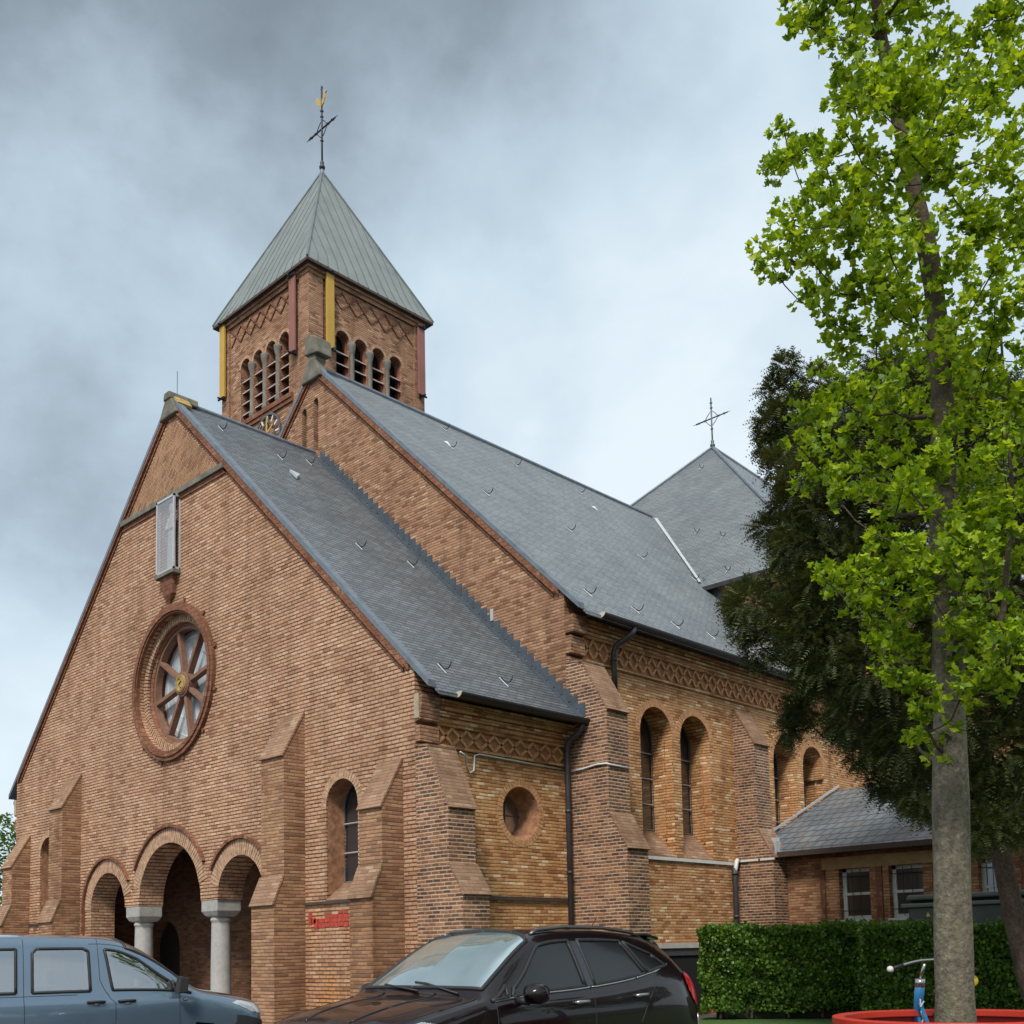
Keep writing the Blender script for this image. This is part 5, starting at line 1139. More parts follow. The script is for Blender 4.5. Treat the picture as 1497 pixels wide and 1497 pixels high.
for i in range(40):
    t = 2*math.pi*i/40; c, s = math.cos(t), math.sin(t); m = MB()
    x, y = RC.x+.94*c, RC.y+.94*s; tx, ty = -s*.022, c*.022; m.prism([(x-tx, y-ty, GZ), (x+tx, y+ty, GZ), (x+tx*2.2, y+ty*2.2, .885), (x-tx*2.2, y-ty*2.2, .885)], (-c*.02, -s*.02, 0))
    fix_normals(m.build('slat', REDP, ringo))

# ------------------------------------------------------------------ bicycle behind the tree
BL = plain('blue_enamel', (.03,.20,.42), .35, var=.05); CH = plain('chrome', (.45,.45,.45), .25, .9, var=.05); BK = plain('black_rubber', (.015,.015,.016), .6)
HX = Vector(((9.820,-2.665,1.226)))
bd = Vector((.60, -.25, 0)).normalized()                # riding direction is away from the path
bd = Vector((-.69, .72, 0)).normalized()
bx = Vector((.722, .69, 0))
bike = empty('bicycle', (HX-bd*.5)[:2]+(GZ,) if False else (HX.x, HX.y, GZ), 'bicycle with a blue head tube and wide handlebar parked behind the tree trunk', 'bicycle')
def B(u, s, z): return HX*1+bd*u+bx*s+Vector((0,0,z-HX.z))
m = MB(); m.tube([B(0,0,HX.z), B(.05,0,HX.z-.12), B(.12,0,HX.z-.44)], .042, 14); ht = m.build('head_tube', BL, bike, True)
m = MB(); m.tube([B(-.005,0,HX.z+.055), B(.003,0,HX.z-.012)], .044, 14); m.tube([B(-.005,0,HX.z+.05), B(-.06,.03,HX.z+.19)], .014, 8); m.build('stem', CH, bike, True)
m = MB()
for k, (a, b) in enumerate([((-.020,-.12),(-.020,-.19)), ((-.020,-.19),(.012,-.14)), ((-.02,-.23),(.0,-.30)), ((.0,-.30),(-.02,-.34))]):
    p = B(.02-.044*1.0-.02, a[0], HX.z+a[1]); q = B(.02-.044-.02, b[0], HX.z+b[1]); m.tube([p, q], .007, 5)
m.build('lettering', WHITE, ht)
hb_ = [B(-.10,-.27,HX.z+.155), B(-.07,-.20,HX.z+.175), B(-.05,-.08,HX.z+.205), B(-.05,.0,HX.z+.22), B(-.05,.12,HX.z+.225), B(-.05,.25,HX.z+.20), B(-.08,.42,HX.z+.15)]
m = MB(); m.tube(hb_, .012, 10); m.build('handlebar', CH, bike, True)
for a, b in ((B(-.105,-.285,HX.z+.150), B(-.075,-.17,HX.z+.182)), (B(-.075,.38,HX.z+.163), B(-.1,.48,HX.z+.12))):
    m = MB(); m.tube([a, b], .018, 10); m.build('grip', BK, bike, True)
m = MB(); m.lathe((B(-.105,-.295,HX.z+.120))[:], [(.004,0),(.028,.012),(.03,.03),(.022,.05),(.004,.058)], 12); m.build('grip_end', WHITE, bike, True)
m = MB(); q = B(-.02,.455,HX.z+.03); m.disc(q[:], (.69,-.72,.1), .058, .05, .03, 20); m.build('horn', plain('yellow_plastic', (.62,.48,.02), .4), bike, True)
m = MB(); q = B(-.02,.44,HX.z+.12); m.tube([q, q+Vector((.05,.05,.0))], .018, 8); m.build('bell', plain('brass_bell', (.45,.30,.08), .4, .5), bike, True)
def wheel_b(cu, nm):
    m = MB(); c = B(cu, 0, GZ+.34); P = [c+bd*math.cos(t)*.33+Vector((0,0,1))*math.sin(t)*.33 for t in [2*math.pi*i/40 for i in range(41)]]
    m.tube(P, .018, 8, caps=False); o = m.build(nm, BK, bike, True)
    m = MB()
    for i in range(18):
        t = 2*math.pi*i/18; m.tube([c, c+bd*math.cos(t)*.32+Vector((0,0,1))*math.sin(t)*.32], .002, 4)
    m.build('spokes', CH, o)
wheel_b(.28, 'wheel'); wheel_b(-.80, 'wheel')
zt = HX.z
m = MB(); m.tube([B(.12,0,zt-.44), B(.16,.05,zt-.52), B(.28,.05,GZ+.34)], .013, 8); m.tube([B(.12,0,zt-.44), B(.16,-.05,zt-.52), B(.28,-.05,GZ+.34)], .013, 8); m.build('fork', CH, bike, True)
m = MB(); bb = B(-.32,0,GZ+.30); st_ = B(-.50,0,GZ+.82)
m.tube([B(.06,0,zt-.30), bb], .022, 10); m.tube([B(.03,0,zt-.16), B(-.3,0,GZ+.62), st_-Vector((0,0,.1))], .018, 10); m.tube([bb, st_], .018, 10)
for s in (-.05, .05): m.tube([bb, B(-.80,s,GZ+.34)], .01, 8); m.tube([st_-Vector((0,0,.08)), B(-.80,s,GZ+.34)], .008, 8)
m.build('frame', BL, bike, True)
m = MB(); m.lathe((st_+Vector((0,0,.0)))[:], [(.015,0),(.03,.03),(.09,.05),(.08,.08),(.01,.09)], 14); m.build('saddle', BK, bike, True)

# ------------------------------------------------------------------ cars
def paint(name, col, flake=.0, rough=.28, metal=.5, coat=1.0):
    m, t, b = newmat(name); b.inputs['Base Color'].default_value = (*col, 1); b.inputs['Metallic'].default_value = metal; b.inputs['Roughness'].default_value = rough
    b.inputs['Coat Weight'].default_value = coat; b.inputs['Coat Roughness'].default_value = .03; b.inputs['Specular IOR Level'].default_value = .5 if metal else .12
    g = nd(t, 'ShaderNodeNewGeometry'); n = nd(t, 'ShaderNodeTexNoise', i_Scale=7.0, i_Detail=6.0); lk(t, g, 'Position', n, 'Vector')
    t.links.new(mth(t, 'MULTIPLY_ADD', n.outputs['Fac'], .14, rough-.07), b.inputs['Roughness']); return m
def cm(P, t):
    n = len(P); i = min(max(int(math.floor(t)), 0), n-2); f = t-i
    a, b, c, d = P[max(i-1,0)], P[i], P[i+1], P[min(i+2,n-1)]
    return tuple(.5*((2*b[k])+(c[k]-a[k])*f+(2*a[k]-5*b[k]+4*c[k]-d[k])*f*f+(3*b[k]-a[k]-3*c[k]+d[k])*f**3) for k in range(len(b)))
class Shell:
    def __init__(s, st):
        """st: list of (x, [(y,z)*K]) front to rear"""
        s.st = st; s.K = len(st[0][1])
    def sec(s, x):
        st = s.st
        if x >= st[0][0]: i, f = 0, 0.0
        elif x <= st[-1][0]: i, f = len(st)-2, 1.0
        else:
            for i in range(len(st)-1):
                if st[i][0] >= x >= st[i+1][0]: break
            f = (st[i][0]-x)/(st[i][0]-st[i+1][0])
        a, b, c, d = st[max(i-1,0)], st[i], st[i+1], st[min(i+2,len(st)-1)]
        out = []
        h = b[0]-c[0]
        for k in range(s.K):
            q = []
            for j in range(2):
                p0, p1 = b[1][k][j], c[1][k][j]
                m0 = (p1-a[1][k][j])/max(a[0]-c[0], 1e-6)*h if a is not b else (p1-p0)
                m1 = (d[1][k][j]-p0)/max(b[0]-d[0], 1e-6)*h if d is not c else (p1-p0)
                # limit overshoot
                dl = p1-p0
                if m0*dl <= 0: m0 = 0
                elif abs(m0) > 2.5*abs(dl): m0 = 2.5*dl
                if m1*dl <= 0: m1 = 0
                elif abs(m1) > 2.5*abs(dl): m1 = 2.5*dl
                f2, f3 = f*f, f*f*f
                q.append((2*f3-3*f2+1)*p0+(f3-2*f2+f)*m0+(-2*f3+3*f2)*p1+(f3-f2)*m1)
            out.append(tuple(q))
        return out
    def S(s, x, v, side=1):
        y, z = cm(s.cache(x), v); return Vector((x, y*side, z))
    _c = None
    def cache(s, x):
        if s._c is None: s._c = {}
        k = round(x, 4)
        if k not in s._c: s._c[k] = s.sec(x)
        return s._c[k]
    def N(s, x, v, side=1):
        e = .01; a = s.S(x+e, v, side)-s.S(x-e, v, side); v0 = max(0, v-.03); v1 = min(s.K-1, v+.03)
        b = s.S(x, v1, side)-s.S(x, v0, side); n = a.cross(b)*side
        n = n*-1 if n.dot(s.S(x, v, side)-Vector((x, 0, .7))) < 0 else n
        return n.normalized()
def inpoly(P, x, y):
    c = False; n = len(P); j = n-1
    for i in range(n):
        if (P[i][1] > y) != (P[j][1] > y) and x < (P[j][0]-P[i][0])*(y-P[i][1])/(P[j][1]-P[i][1])+P[i][0]: c = not c
        j = i
    return c
def make_car(root, sh, paintm, glass, wins, wheels, wr, front_x, rear_x, trim=BK, dx=.025, per=9, winmat=None, wlabel='window'):
    """wins: (name, polygon in (x,v), sides, material). both body halves from one shell"""
    xs = []; x = front_x
    while x > rear_x: xs.append(x); x -= dx
    xs.append(rear_x); nv = (sh.K-1)*per
    vals = [j/per for j in range(nv+1)]
    body = MB(); parts = {}
    for side in (1, -1):
        grid = [[sh.S(x, v, side) for v in vals] for x in xs]
        o = len(body.v); body.v += [p[:] for r in grid for p in r]
        W_ = nv+1
        for i in range(len(xs)-1):
            for j in range(nv):
                cx_ = (xs[i]+xs[i+1])/2; cv = (vals[j]+vals[j+1])/2
                q = (i*W_+j, i*W_+j+1, (i+1)*W_+j+1, (i+1)*W_+j)
                if side == 1: q = q[::-1]
                c = sh.S(cx_, cv, side)
                if cv < 3.4 and any(math.hypot(cx_-wx, c.z-wr*.98) < wr*1.14 for wx in wheels): continue
                hit_ = None
                for wi, (nm, poly, sides, mt) in enumerate(wins):
                    if side in sides and inpoly(poly, cx_, cv): hit_ = (wi, side if len(sides) < 2 or poly_split(nm) else 0); break
                if hit_: parts.setdefault(hit_, []).append([grid[i][j] if False else body.v[o+k] for k in q])
                else: body.f.append(tuple(o+k for k in q))
        # close the nose and the tail
        for i in (0, len(xs)-1):
            c = len(body.v); body.v.append((xs[i], 0, .6)); rng = range(nv)
            for j in rng: body.f.append((o+i*W_+j, o+i*W_+j+1, c))
    bo = body.build('body', paintm, root, True)
    bm = bmesh.new(); bm.from_mesh(bo.data); bmesh.ops.remove_doubles(bm, verts=bm.verts, dist=.0008); bmesh.ops.recalc_face_normals(bm, faces=bm.faces); bm.to_mesh(bo.data); bm.free()
    for p in bo.data.polygons: p.use_smooth = True
    for (wi, sd), quads in parts.items():
        nm, poly, sides, mt = wins[wi]; m = MB()
        for q in quads: m.add(q, [(0,1,2,3)])
        g_ = m.build(nm, mt, root, True)
        bm = bmesh.new(); bm.from_mesh(g_.data); bmesh.ops.remove_doubles(bm, verts=bm.verts, dist=.0008); bmesh.ops.recalc_face_normals(bm, faces=bm.faces); bm.to_mesh(g_.data); bm.free()
        for p in g_.data.polygons: p.use_smooth = True
        t = MB()
        for s in ((sd,) if sd else (1, -1)):
            P = []
            n = len(poly)
            for i in range(n):
                a, b = poly[i], poly[(i+1) % n]; L = max(2, int(math.hypot((a[0]-b[0]), (a[1]-b[1])*.3)/.04))
                if not sd and abs(a[1]-(sh.K-1)) < .01 and abs(b[1]-(sh.K-1)) < .01:
                    if P: t.tube(P, .019, 6); P = []
                    continue
                for k in range(L+1):
                    x = a[0]+(b[0]-a[0])*k/L; v = a[1]+(b[1]-a[1])*k/L; P.append(sh.S(x, v, s)+sh.N(x, v, s)*.001)
            if P: t.tube(P, .019, 6)
        t.build('window_seal', trim, g_, True)
    return bo
def poly_split(nm): return nm != 'windscreen' and nm != 'rear_window'
def line_on(sh, pts, r, mat, name, parent, sides=(1,), off=.0, k=6):
    for s in sides:
        m = MB(); P = []
        for (a, b) in zip(pts, pts[1:]):
            L = max(2, int(math.hypot(a[0]-b[0], (a[1]-b[1])*.3)/.05))
            for i in range(L+1): x = a[0]+(b[0]-a[0])*i/L; v = a[1]+(b[1]-a[1])*i/L; P.append(sh.S(x, v, s)+sh.N(x, v, s)*off)
        m.tube(P, r, k); o = m.build(name, mat, parent, True)
    return o
def patch_on(sh, poly, mat, name, parent, s, off=.006, dx=.02, dv=.05):
    m = MB(); xs_ = [p[0] for p in poly]; vs_ = [p[1] for p in poly]; x = min(xs_)
    while x < max(xs_):
        v = min(vs_)
        while v < max(vs_):
            if inpoly(poly, x+dx/2, v+dv/2):
                q = [(x, v), (x+dx, v), (x+dx, v+dv), (x, v+dv)]; q = [sh.S(a, b, s)+sh.N(a, b, s)*off for a, b in q]
                m.add([p[:] for p in (q if s == -1 else q[::-1])], [(0,1,2,3)])
            v += dv
        x += dx
    o = m.build(name, mat, parent, True)
    bm = bmesh.new(); bm.from_mesh(o.data); bmesh.ops.remove_doubles(bm, verts=bm.verts, dist=.001); bmesh.ops.recalc_face_normals(bm, faces=bm.faces); bm.to_mesh(o.data); bm.free(); return o
ALU = plain('alloy', (.35,.35,.36), .35, .8)
def wheel(root, x, y, r, side):
    m = MB(); n = 40; prof = [(r*.64, -.09), (r*.90, -.105), (r*.985, -.08), (r, 0), (r*.985, .08), (r*.90, .105), (r*.64, .09)]
    vs = []; fs = []
    for i in range(n):
        t = 2*math.pi*i/n
        for rr, w_ in prof: vs.append((x+rr*math.cos(t), y+w_, r+rr*math.sin(t)))
    K = len(prof)
    for i in range(n):
        j = (i+1) % n
        for k in range(K-1): fs.append((i*K+k, i*K+k+1, j*K+k+1, j*K+k))
    m.add(vs, fs); wh = m.build('wheel', BK, root, True)
    m = MB(); ring_v = []
    m.disc((x, y+side*.075, r), (0, side, 0), .06, .05, .02, 16)
    for k in range(10):
        a = 2*math.pi*k/10; c, s = math.cos(a), math.sin(a); h = .02
        m.prism([(x+c*.04-s*h, y+side*.08, r+s*.04+c*h), (x+c*r*.66-s*h, y+side*.07, r+s*r*.66+c*h), (x+c*r*.66+s*h, y+side*.07, r+s*r*.66-c*h), (x+c*.04+s*h, y+side*.08, r+s*.04-c*h)], (0, -side*.02, 0))
    P = [(x+math.cos(t)*r*.66, y+side*.07, r+math.sin(t)*r*.66) for t in [2*math.pi*i/40 for i in range(41)]]; m.tube(P, .018, 8)
    fix_normals(m.build('rim', ALU, wh)); m = MB(); m.disc((x, y+side*.0, r), (0, side, 0), r*.62, r*.62, .01, 24); m.build('brake', BK, wh)
def arch_liner(root, x, y, r):
    m = MB(); n = 24; s = 1 if y > 0 else -1
    vs = []; fs = []
    for i in range(n+1):
        t = -.2+(math.pi+.4)*i/n
        for w_ in (0, -.30*s): vs.append((x+math.cos(t)*r*1.15, y+w_, r*.98+math.sin(t)*r*1.15))
    for i in range(n): fs.append((2*i, 2*i+2, 2*i+3, 2*i+1))
    m.add(vs, fs); m.add([(x-r*1.2, y-.30*s, .15), (x+r*1.2, y-.30*s, .15), (x+r*1.2, y-.30*s, r*2.2), (x-r*1.2, y-.30*s, r*2.2)], [(0,1,2,3)])
    m.build('wheel_arch', BK, root)
def seat(root, x, y, mat, h=0.0):
    m = MB(); m.prism([(x-.25, y-.24, .32), (x+.26, y-.24, .32), (x+.28, y-.24, .55), (x-.2, y-.24, .52)], (0, .48, 0)); m.prism([(x-.34, y-.23, .50), (x-.2, y-.23, .50), (x-.33, y-.23, 1.10+h), (x-.44, y-.23, 1.10+h)], (0, .46, 0)); m.prism([(x-.36, y-.12, 1.12+h), (x-.44, y-.12, 1.12+h), (x-.47, y-.12, 1.30+h), (x-.39, y-.12, 1.30+h)], (0, .24, 0))
    fix_normals(m.build('seat', mat, root, bevel=.03))

# --- dark compact SUV
SUVL = ((6.93,-5.10,4.7536,.11))
suv = empty('parked_car', (SUVL[0], SUVL[1], SUVL[3]), 'dark aubergine compact crossover with roof rails parked facing the camera', 'car'); LOCAL.append(suv)
suv.rotation_euler = (0, 0, SUVL[2]); suv.scale = (1, 1, 1.04)
st = [
 (2.14, [(.30,.30),(.45,.42),(.52,.60),(.50,.72),(.46,.78),(.40,.82),(.2,.85),(0,.86)]),
 (2.05, [(.60,.26),(.74,.42),(.78,.60),(.76,.76),(.70,.84),(.60,.88),(.3,.91),(0,.92)]),
 (1.85, [(.76,.24),(.85,.42),(.87,.62),(.85,.82),(.80,.90),(.70,.945),(.4,.98),(0,.99)]),
 (1.50, [(.80,.23),(.87,.42),(.885,.66),(.87,.88),(.83,.96),(.74,1.005),(.45,1.045),(0,1.06)]),
 (1.18, [(.80,.22),(.87,.42),(.885,.68),(.875,.93),(.84,1.02),(.755,1.06),(.45,1.085),(0,1.10)]),
 (1.08, [(.80,.22),(.87,.42),(.885,.68),(.875,.95),(.84,1.04),(.745,1.085),(.45,1.125),(0,1.145)]),
 (.80, [(.80,.22),(.87,.42),(.885,.70),(.875,.97),(.835,1.06),(.70,1.235),(.42,1.30),(0,1.325)]),
 (.50, [(.80,.22),(.87,.42),(.885,.70),(.875,.98),(.83,1.075),(.655,1.40),(.40,1.475),(0,1.50)]),
 (.25, [(.80,.22),(.87,.42),(.885,.70),(.875,.985),(.828,1.085),(.62,1.505),(.38,1.575),(0,1.595)]),
 (-.10,[(.80,.22),(.87,.42),(.885,.70),(.875,.99),(.826,1.095),(.605,1.545),(.38,1.615),(0,1.635)]),
 (-.70,[(.80,.22),(.87,.42),(.885,.70),(.875,1.0),(.825,1.13),(.60,1.55),(.38,1.62),(0,1.64)]),
 (-1.30,[(.80,.22),(.87,.44),(.89,.72),(.88,1.02),(.82,1.19),(.59,1.52),(.37,1.595),(0,1.615)]),
 (-1.70,[(.80,.26),(.86,.46),(.885,.74),(.87,1.02),(.79,1.22),(.56,1.47),(.35,1.56),(0,1.58)]),
 (-1.92,[(.78,.28),(.84,.46),(.86,.72),(.84,.98),(.76,1.19),(.53,1.38),(.33,1.44),(0,1.46)]),
 (-2.06,[(.72,.30),(.80,.44),(.82,.66),(.80,.94),(.73,1.10),(.50,1.16),(.30,1.19),(0,1.20)]),
 (-2.14,[(.55,.34),(.66,.44),(.70,.60),(.68,.78),(.60,.86),(.42,.90),(.25,.92),(0,.92)])]
ssh = Shell(st)
SPA = paint('aubergine_paint', (.006,.002,.003), rough=.30, metal=.0, coat=.7)
GT = glassmat('dark_tinted_glass', (.003,.003,.004), -.0, .03)
GWS = glassmat('windscreen_glass', (.17,.235,.23), .85, .05)  # teal base colour carries painted-in sky reflection
K7 = 7
wins = [('windscreen', [(1.06, 7), (1.03, 6), (.98, 5.12), (.30, 5.12), (.20, 6), (.17, 7)], (1,-1), GWS),
        ('side_window', [(.74, 4.08), (.70, 4.35), (.22, 4.88), (-.22, 4.90), (-.24, 4.08)], (1,-1), GT),
        ('side_window', [(-.38, 4.08), (-.36, 4.90), (-1.0, 4.88), (-1.18, 4.10)], (1,-1), GT),
        ('quarter_window', [(-1.23, 4.12), (-1.06, 4.86), (-1.42, 4.55), (-1.58, 4.20)], (1,-1), GT),
        ('quarter_window', [(1.00, 4.10), (.80, 4.10), (.78, 4.55)], (1,-1), GT),
        ('rear_window', [(-1.78, 7), (-1.78, 5.3), (-2.02, 5.3), (-2.03, 7)], (1,-1), GT)]
WX = (1.28, -1.275)
make_car(suv, ssh, SPA, GT, wins, WX, .345, 2.14, -2.14)
for s in (1, -1):
    patch_on(ssh, [(-.25, 4.08), (-.37, 4.08), (-.35, 4.90), (-.23, 4.90)], plain('pillar_black', (.03,.035,.045), .35), 'door_pillar', suv, s, .004)
    for wx in WX: wheel(suv, wx, s*.78, .345, s); arch_liner(suv, wx, s*.86, .345)
line_on(ssh, [(.98, 4.03), (.5, 4.03), (-.3, 4.03), (-1.0, 4.04), (-1.35, 4.10), (-1.62, 4.24)], .011, CH, 'chrome_strip', suv, (1,-1), .004)
for x, a, b in ((-.30, 1.0, 4.0), (.98, 1.2, 4.0)): line_on(ssh, [(x, a), (x, b)], .005, BK, 'door_gap', suv, (1,-1), -.001)
line_on(ssh, [(-1.32, 4.0), (-1.22, 3.2), (-.98, 2.2)], .005, BK, 'door_gap', suv, (1,-1), -.001)
line_on(ssh, [(1.10, 5.0), (1.5, 5.0), (1.95, 5.0)], .005, BK, 'bonnet_gap', suv, (1,-1), 0)
line_on(ssh, [(1.12, 6.3), (1.6, 6.3), (2.0, 6.2)], .012, SPA, 'bonnet_crease', suv, (1,-1), -.002)
for s in (1, -1):
    for x in (-.12, -1.02):
        m = MB(); P = [ssh.S(x+q, 3.05, s)+ssh.N(x+q, 3.05, s)*o for q, o in ((.11,.0),(.09,.03),(-.05,.035),(-.09,.0))]; m.tube(P, .016, 8); m.build('door_handle', CH, suv, True)
    # roof rail
    m = MB(); P = [ssh.S(x, 5.35, s)+Vector((0,0,dz)) for x, dz in ((.18,.0),(.08,.025),(-.3,.035),(-.9,.035),(-1.35,.03),(-1.50,.0))]; m.tube(P, .017, 8); m.build('roof_rail', plain('rail_satin', (.12,.12,.125), .3, .7), suv, True)
    # mirror
    m = MB(); c = Vector((.66, s*1.01, 1.10))
    pr_ = [(.62, 0), (.9, .15), (1, .5), (.9, .85), (.5, 1)]
    vs = []; fs = []; nn_ = 14
    for k, (q, t) in enumerate(((.35, -.07), (.85, -.055), (1.0, 0), (.9, .05), (.45, .10), (.05, .125))):
        for i in range(nn_):
            a = 2*math.pi*i/nn_; ca, sa = math.cos(a), math.sin(a)
            vs.append((c.x+t, c.y+.115*q*math.copysign(abs(ca)**.7, ca), c.z+.082*q*math.copysign(abs(sa)**.7, sa)))
    for k in range(5):
        for i in range(nn_): fs.append((k*nn_+i, k*nn_+(i+1) % nn_, (k+1)*nn_+(i+1) % nn_, (k+1)*nn_+i))
    fs += [tuple(range(nn_))[::-1], tuple(5*nn_+i for i in range(nn_))]
    m.add(vs, fs); mi = fix_normals(m.build('wing_mirror', SPA, suv, True))
    m = MB(); m.tube([(.70, s*.83, 1.05), (.68, s*.95, 1.04)], .03, 8); m.build('mirror_arm', BK, mi, True)
    TLr = plain('tail_lamp_red', (.45,.01,.02), .15, var=.1, spec=.8)
    patch_on(ssh, [(-1.86, 3.2), (-1.83, 3.75), (-1.90, 4.05), (-2.02, 4.05), (-2.10, 3.6), (-2.09, 2.9), (-1.98, 2.7)], TLr, 'tail_light', suv, s, .012)
    patch_on(ssh, [(1.62, 3.5), (1.75, 4.3), (2.03, 4.4), (2.10, 3.4), (1.95, 3.1)], plain('headlight_lens', (.35,.37,.4), .1, .3), 'headlight', suv, s, .006)
    line_on(ssh, [(-2.06, 2.5), (-2.05, 1.2)], .012, CH, 'rear_trim', suv, (s,), .002)
m = MB(); m.prism([(-1.66, -.50, 1.585), (-1.66, .50, 1.585), (-1.97, .44, 1.545), (-1.97, -.44, 1.545)], (0,0,-.03)); fix_normals(m.build('spoiler', SPA, suv, bevel=.012))
m = MB(); m.tube([(1.10, .55, 1.115), (1.02, .1, 1.19), (1.00, -.05, 1.20)], .010, 6); m.tube([(1.12, .1, 1.135), (1.03, -.40, 1.18)], .010, 6); m.build('wiper', BK, suv, True)
m = MB(); m.tube([(-1.35, .0, 1.60), (-1.50, 0, 1.74)], .006, 6); m.build('antenna', BK, suv)
m = MB(); m.prism([(1.80,-.74,.26),(2.10,-.52,.26),(2.17,0,.26),(2.10,.52,.26),(1.80,.74,.26)], (0,0,.42)); fix_normals(m.build('bumper', SPA, suv, bevel=.04))
m = MB(); m.prism([(2.155,-.36,.42),(2.19,0,.42),(2.155,.36,.42),(2.0,.36,.42),(2.0,-.36,.42)], (0,0,.20)); fix_normals(m.build('grille', BK, suv, bevel=.01))
SEATD = plain('seat_dark', (.03,.03,.032), .8)
for y in (.38, -.38): seat(suv, .1, y, SEATD)
m = MB(); m.box(.55, 1.0, -.66, .66, .75, 1.02); m.build('dashboard', SEATD, suv, bevel=.05)

# --- blue grey van
VANL = ((0.26,-5.97,1.310,.115))
van = empty('parked_van', (VANL[0], VANL[1], VANL[3]), 'blue grey high roofed passenger van in front of the church porch', 'van'); LOCAL.append(van)
van.rotation_euler = (0, 0, VANL[2])
st = [
 (2.20, [(.35,.30),(.50,.40),(.58,.55),(.58,.66),(.52,.74),(.44,.78),(.25,.80),(0,.81)]),
 (2.12, [(.58,.26),(.72,.40),(.78,.58),(.77,.72),(.71,.82),(.60,.87),(.3,.90),(0,.91)]),
 (1.92, [(.74,.24),(.84,.40),(.865,.60),(.85,.80),(.80,.89),(.69,.945),(.38,.975),(0,.985)]),
 (1.60, [(.80,.22),(.88,.40),(.895,.62),(.88,.86),(.84,.955),(.74,1.01),(.42,1.045),(0,1.06)]),
 (1.36, [(.80,.22),(.88,.40),(.895,.64),(.885,.90),(.85,1.0),(.765,1.055),(.45,1.10),(0,1.115)]),
 (1.20, [(.80,.22),(.88,.40),(.895,.66),(.888,.93),(.855,1.035),(.76,1.13),(.45,1.20),(0,1.22)]),
 (.95, [(.80,.22),(.88,.40),(.895,.68),(.89,.95),(.855,1.07),(.745,1.315),(.45,1.40),(0,1.43)]),
 (.65, [(.80,.22),(.88,.40),(.895,.68),(.89,.95),(.855,1.08),(.735,1.50),(.45,1.605),(0,1.64)]),
 (.35, [(.80,.22),(.88,.40),(.895,.68),(.89,.95),(.855,1.085),(.73,1.62),(.48,1.73),(0,1.76)]),
 (.05, [(.80,.22),(.88,.40),(.895,.68),(.89,.95),(.855,1.09),(.73,1.665),(.50,1.775),(0,1.80)]),
 (-.8, [(.80,.22),(.88,.40),(.895,.68),(.89,.95),(.855,1.09),(.735,1.675),(.50,1.80),(0,1.82)]),
 (-1.7,[(.80,.22),(.88,.40),(.895,.68),(.89,.95),(.85,1.09),(.73,1.66),(.50,1.79),(0,1.81)]),
 (-2.05,[(.78,.24),(.86,.40),(.88,.68),(.875,.95),(.83,1.09),(.70,1.60),(.45,1.73),(0,1.75)]),
 (-2.20,[(.70,.30),(.76,.42),(.78,.66),(.77,.90),(.74,1.05),(.62,1.35),(.4,1.45),(0,1.48)])]
vsh = Shell(st)
VPA = paint('blue_grey_paint', (.13,.19,.255), rough=.24, metal=.6)
GVT = glassmat('van_glass', (.01,.014,.016), .62, .03, .6)
wins = [('windscreen', [(1.20, 7), (1.17, 6), (1.12, 5.1), (.42, 5.1), (.36, 6), (.34, 7)], (1,-1), GVT),
        ('side_window', [(.97, 4.10), (.93, 4.52), (.55, 4.84), (.32, 4.90), (.16, 4.90), (.25, 4.08)], (1,-1), GVT),
        ('quarter_window', [(1.20, 4.12), (1.0, 4.12), (.97, 4.60)], (1,-1), GVT),
        ('side_window', [(-.01, 4.06), (-.03, 4.84), (-.09, 4.90), (-.61, 4.90), (-.66, 4.80), (-.66, 4.06)], (1,-1), GVT),
        ('side_window', [(-.84, 4.06), (-.84, 4.90), (-1.80, 4.90), (-1.90, 4.06)], (1,-1), GVT)]
WXV = (1.32, -1.36)
make_car(van, vsh, VPA, GVT, wins, WXV, .32, 2.20, -2.20)
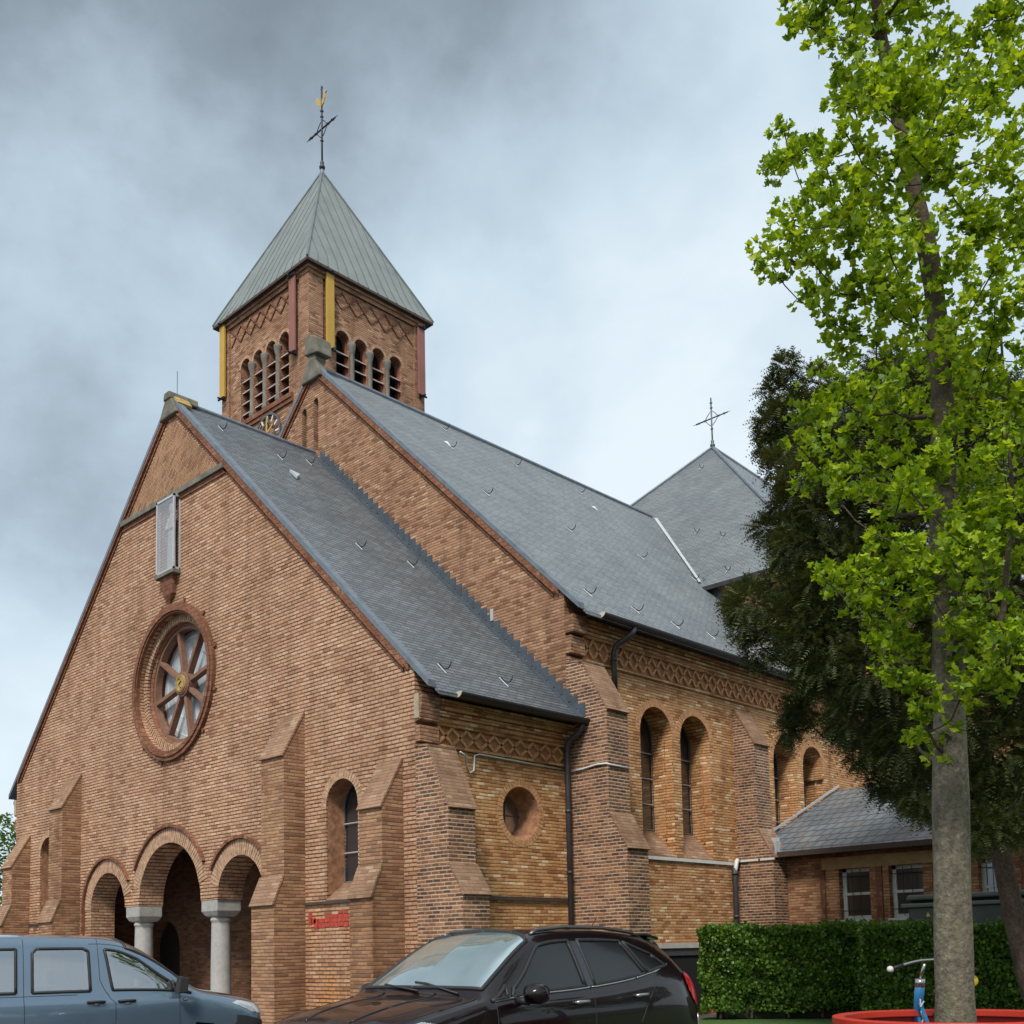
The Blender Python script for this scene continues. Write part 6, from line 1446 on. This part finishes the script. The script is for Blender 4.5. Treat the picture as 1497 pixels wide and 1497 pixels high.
for s in (1, -1):
    for wx in WXV: wheel(van, wx, s*.79, .32, s); arch_liner(van, wx, s*.87, .32)
    for x in (.42, .06):
        patch_on(vsh, [(x-.11, 3.02), (x+.09, 3.02), (x+.09, 3.30), (x-.11, 3.30)], plain('handle_recess', (.02,.025,.03), .5), 'handle_recess', van, s, .004)
        m = MB(); P = [vsh.S(x+q, 3.2, s)+vsh.N(x+q, 3.2, s)*o for q, o in ((.09,.01),(.06,.035),(-.08,.035),(-.11,.01))]; m.tube(P, .015, 8); m.build('door_handle', BK, van, True)
        m = MB(); q_ = vsh.S(x, 3.0, s)+vsh.N(x, 3.0, s)*.004; m.tube([q_-Vector((.03,0,0)), q_+Vector((.03,0,0))], .014, 6); m.build('key_plate', ALU, van, True)
    m = MB(); P = [(1.06, s*.90, 1.10), (1.03, s*1.02, 1.09)]; m.tube(P, .035, 8)
    m.prism([(.97, s*.93, 1.05), (1.09, s*.93, 1.06), (1.11, s*.93, 1.24), (1.00, s*.93, 1.27)], (0, s*.18, 0)); fix_normals(m.build('wing_mirror', BK, van, bevel=.02))
    patch_on(vsh, [(1.72, 3.5), (1.80, 4.2), (2.05, 4.35), (2.14, 3.3), (1.98, 3.0)], plain('van_headlight', (.45,.47,.50), .08, .3), 'headlight', van, s, .006)
    m = MB(); q = vsh.S(1.12, 3.2, s)+vsh.N(1.12, 3.2, s)*.004; m.lathe((q.x, q.y, q.z-.02), [(.005,0),(.03,.01),(.03,.03),(.005,.04)], 10); m.build('side_marker', ALU, van, True)
for pts in ([(.28, 1.0), (.28, 3.0), (.20, 3.9), (.10, 4.3), (.08, 4.9), (.08, 5.6)], [(-.74, 1.0), (-.75, 3.0), (-.76, 5.3)], [(1.05, 1.2), (1.05, 3.9)], [(-.02, 5.05), (.35, 5.1), (.62, 5.05)], [(-.16, 3.95), (-1.9, 3.95)]):
    line_on(vsh, pts, .004, BK, 'door_gap', van, (1,-1), .0)
line_on(vsh, [(.95, 1.9), (-.9, 1.9)], .022, plain('rub_strip', (.03,.03,.035), .6), 'rub_strip', van, (1,-1), .006)
patch_on(vsh, [(2.2, 1.0), (2.2, 2.6), (1.78, 2.6), (1.74, 1.0)], plain('bumper_grey', (.05,.052,.055), .55), 'bumper', van, 1, .008); patch_on(vsh, [(2.2, 1.0), (2.2, 2.6), (1.78, 2.6), (1.74, 1.0)], BK, 'bumper', van, -1, .008)
SG = plain('seat_grey', (.10,.105,.11), .85)
for x, h in ((.15, .05), (-.85, .05)):
    for y in (.40, -.40): seat(van, x, y, SG, h)
m = MB(); m.tube([(.62+.19*math.cos(t)*.5, .40+.19*math.sin(t), 1.04+.17*math.cos(t)) for t in [2*math.pi*i/24 for i in range(25)]], .014, 6); m.build('steering_wheel', BK, van, True)
m = MB(); m.box(.72, 1.15, -.72, .72, .75, 1.07); m.build('dashboard', plain('dash_grey', (.06,.06,.065), .7), van, bevel=.05)
m = MB(); m.box(-2.1, 1.3, -.74, .74, .22, .30); m.build('cabin_floor', BK, van)
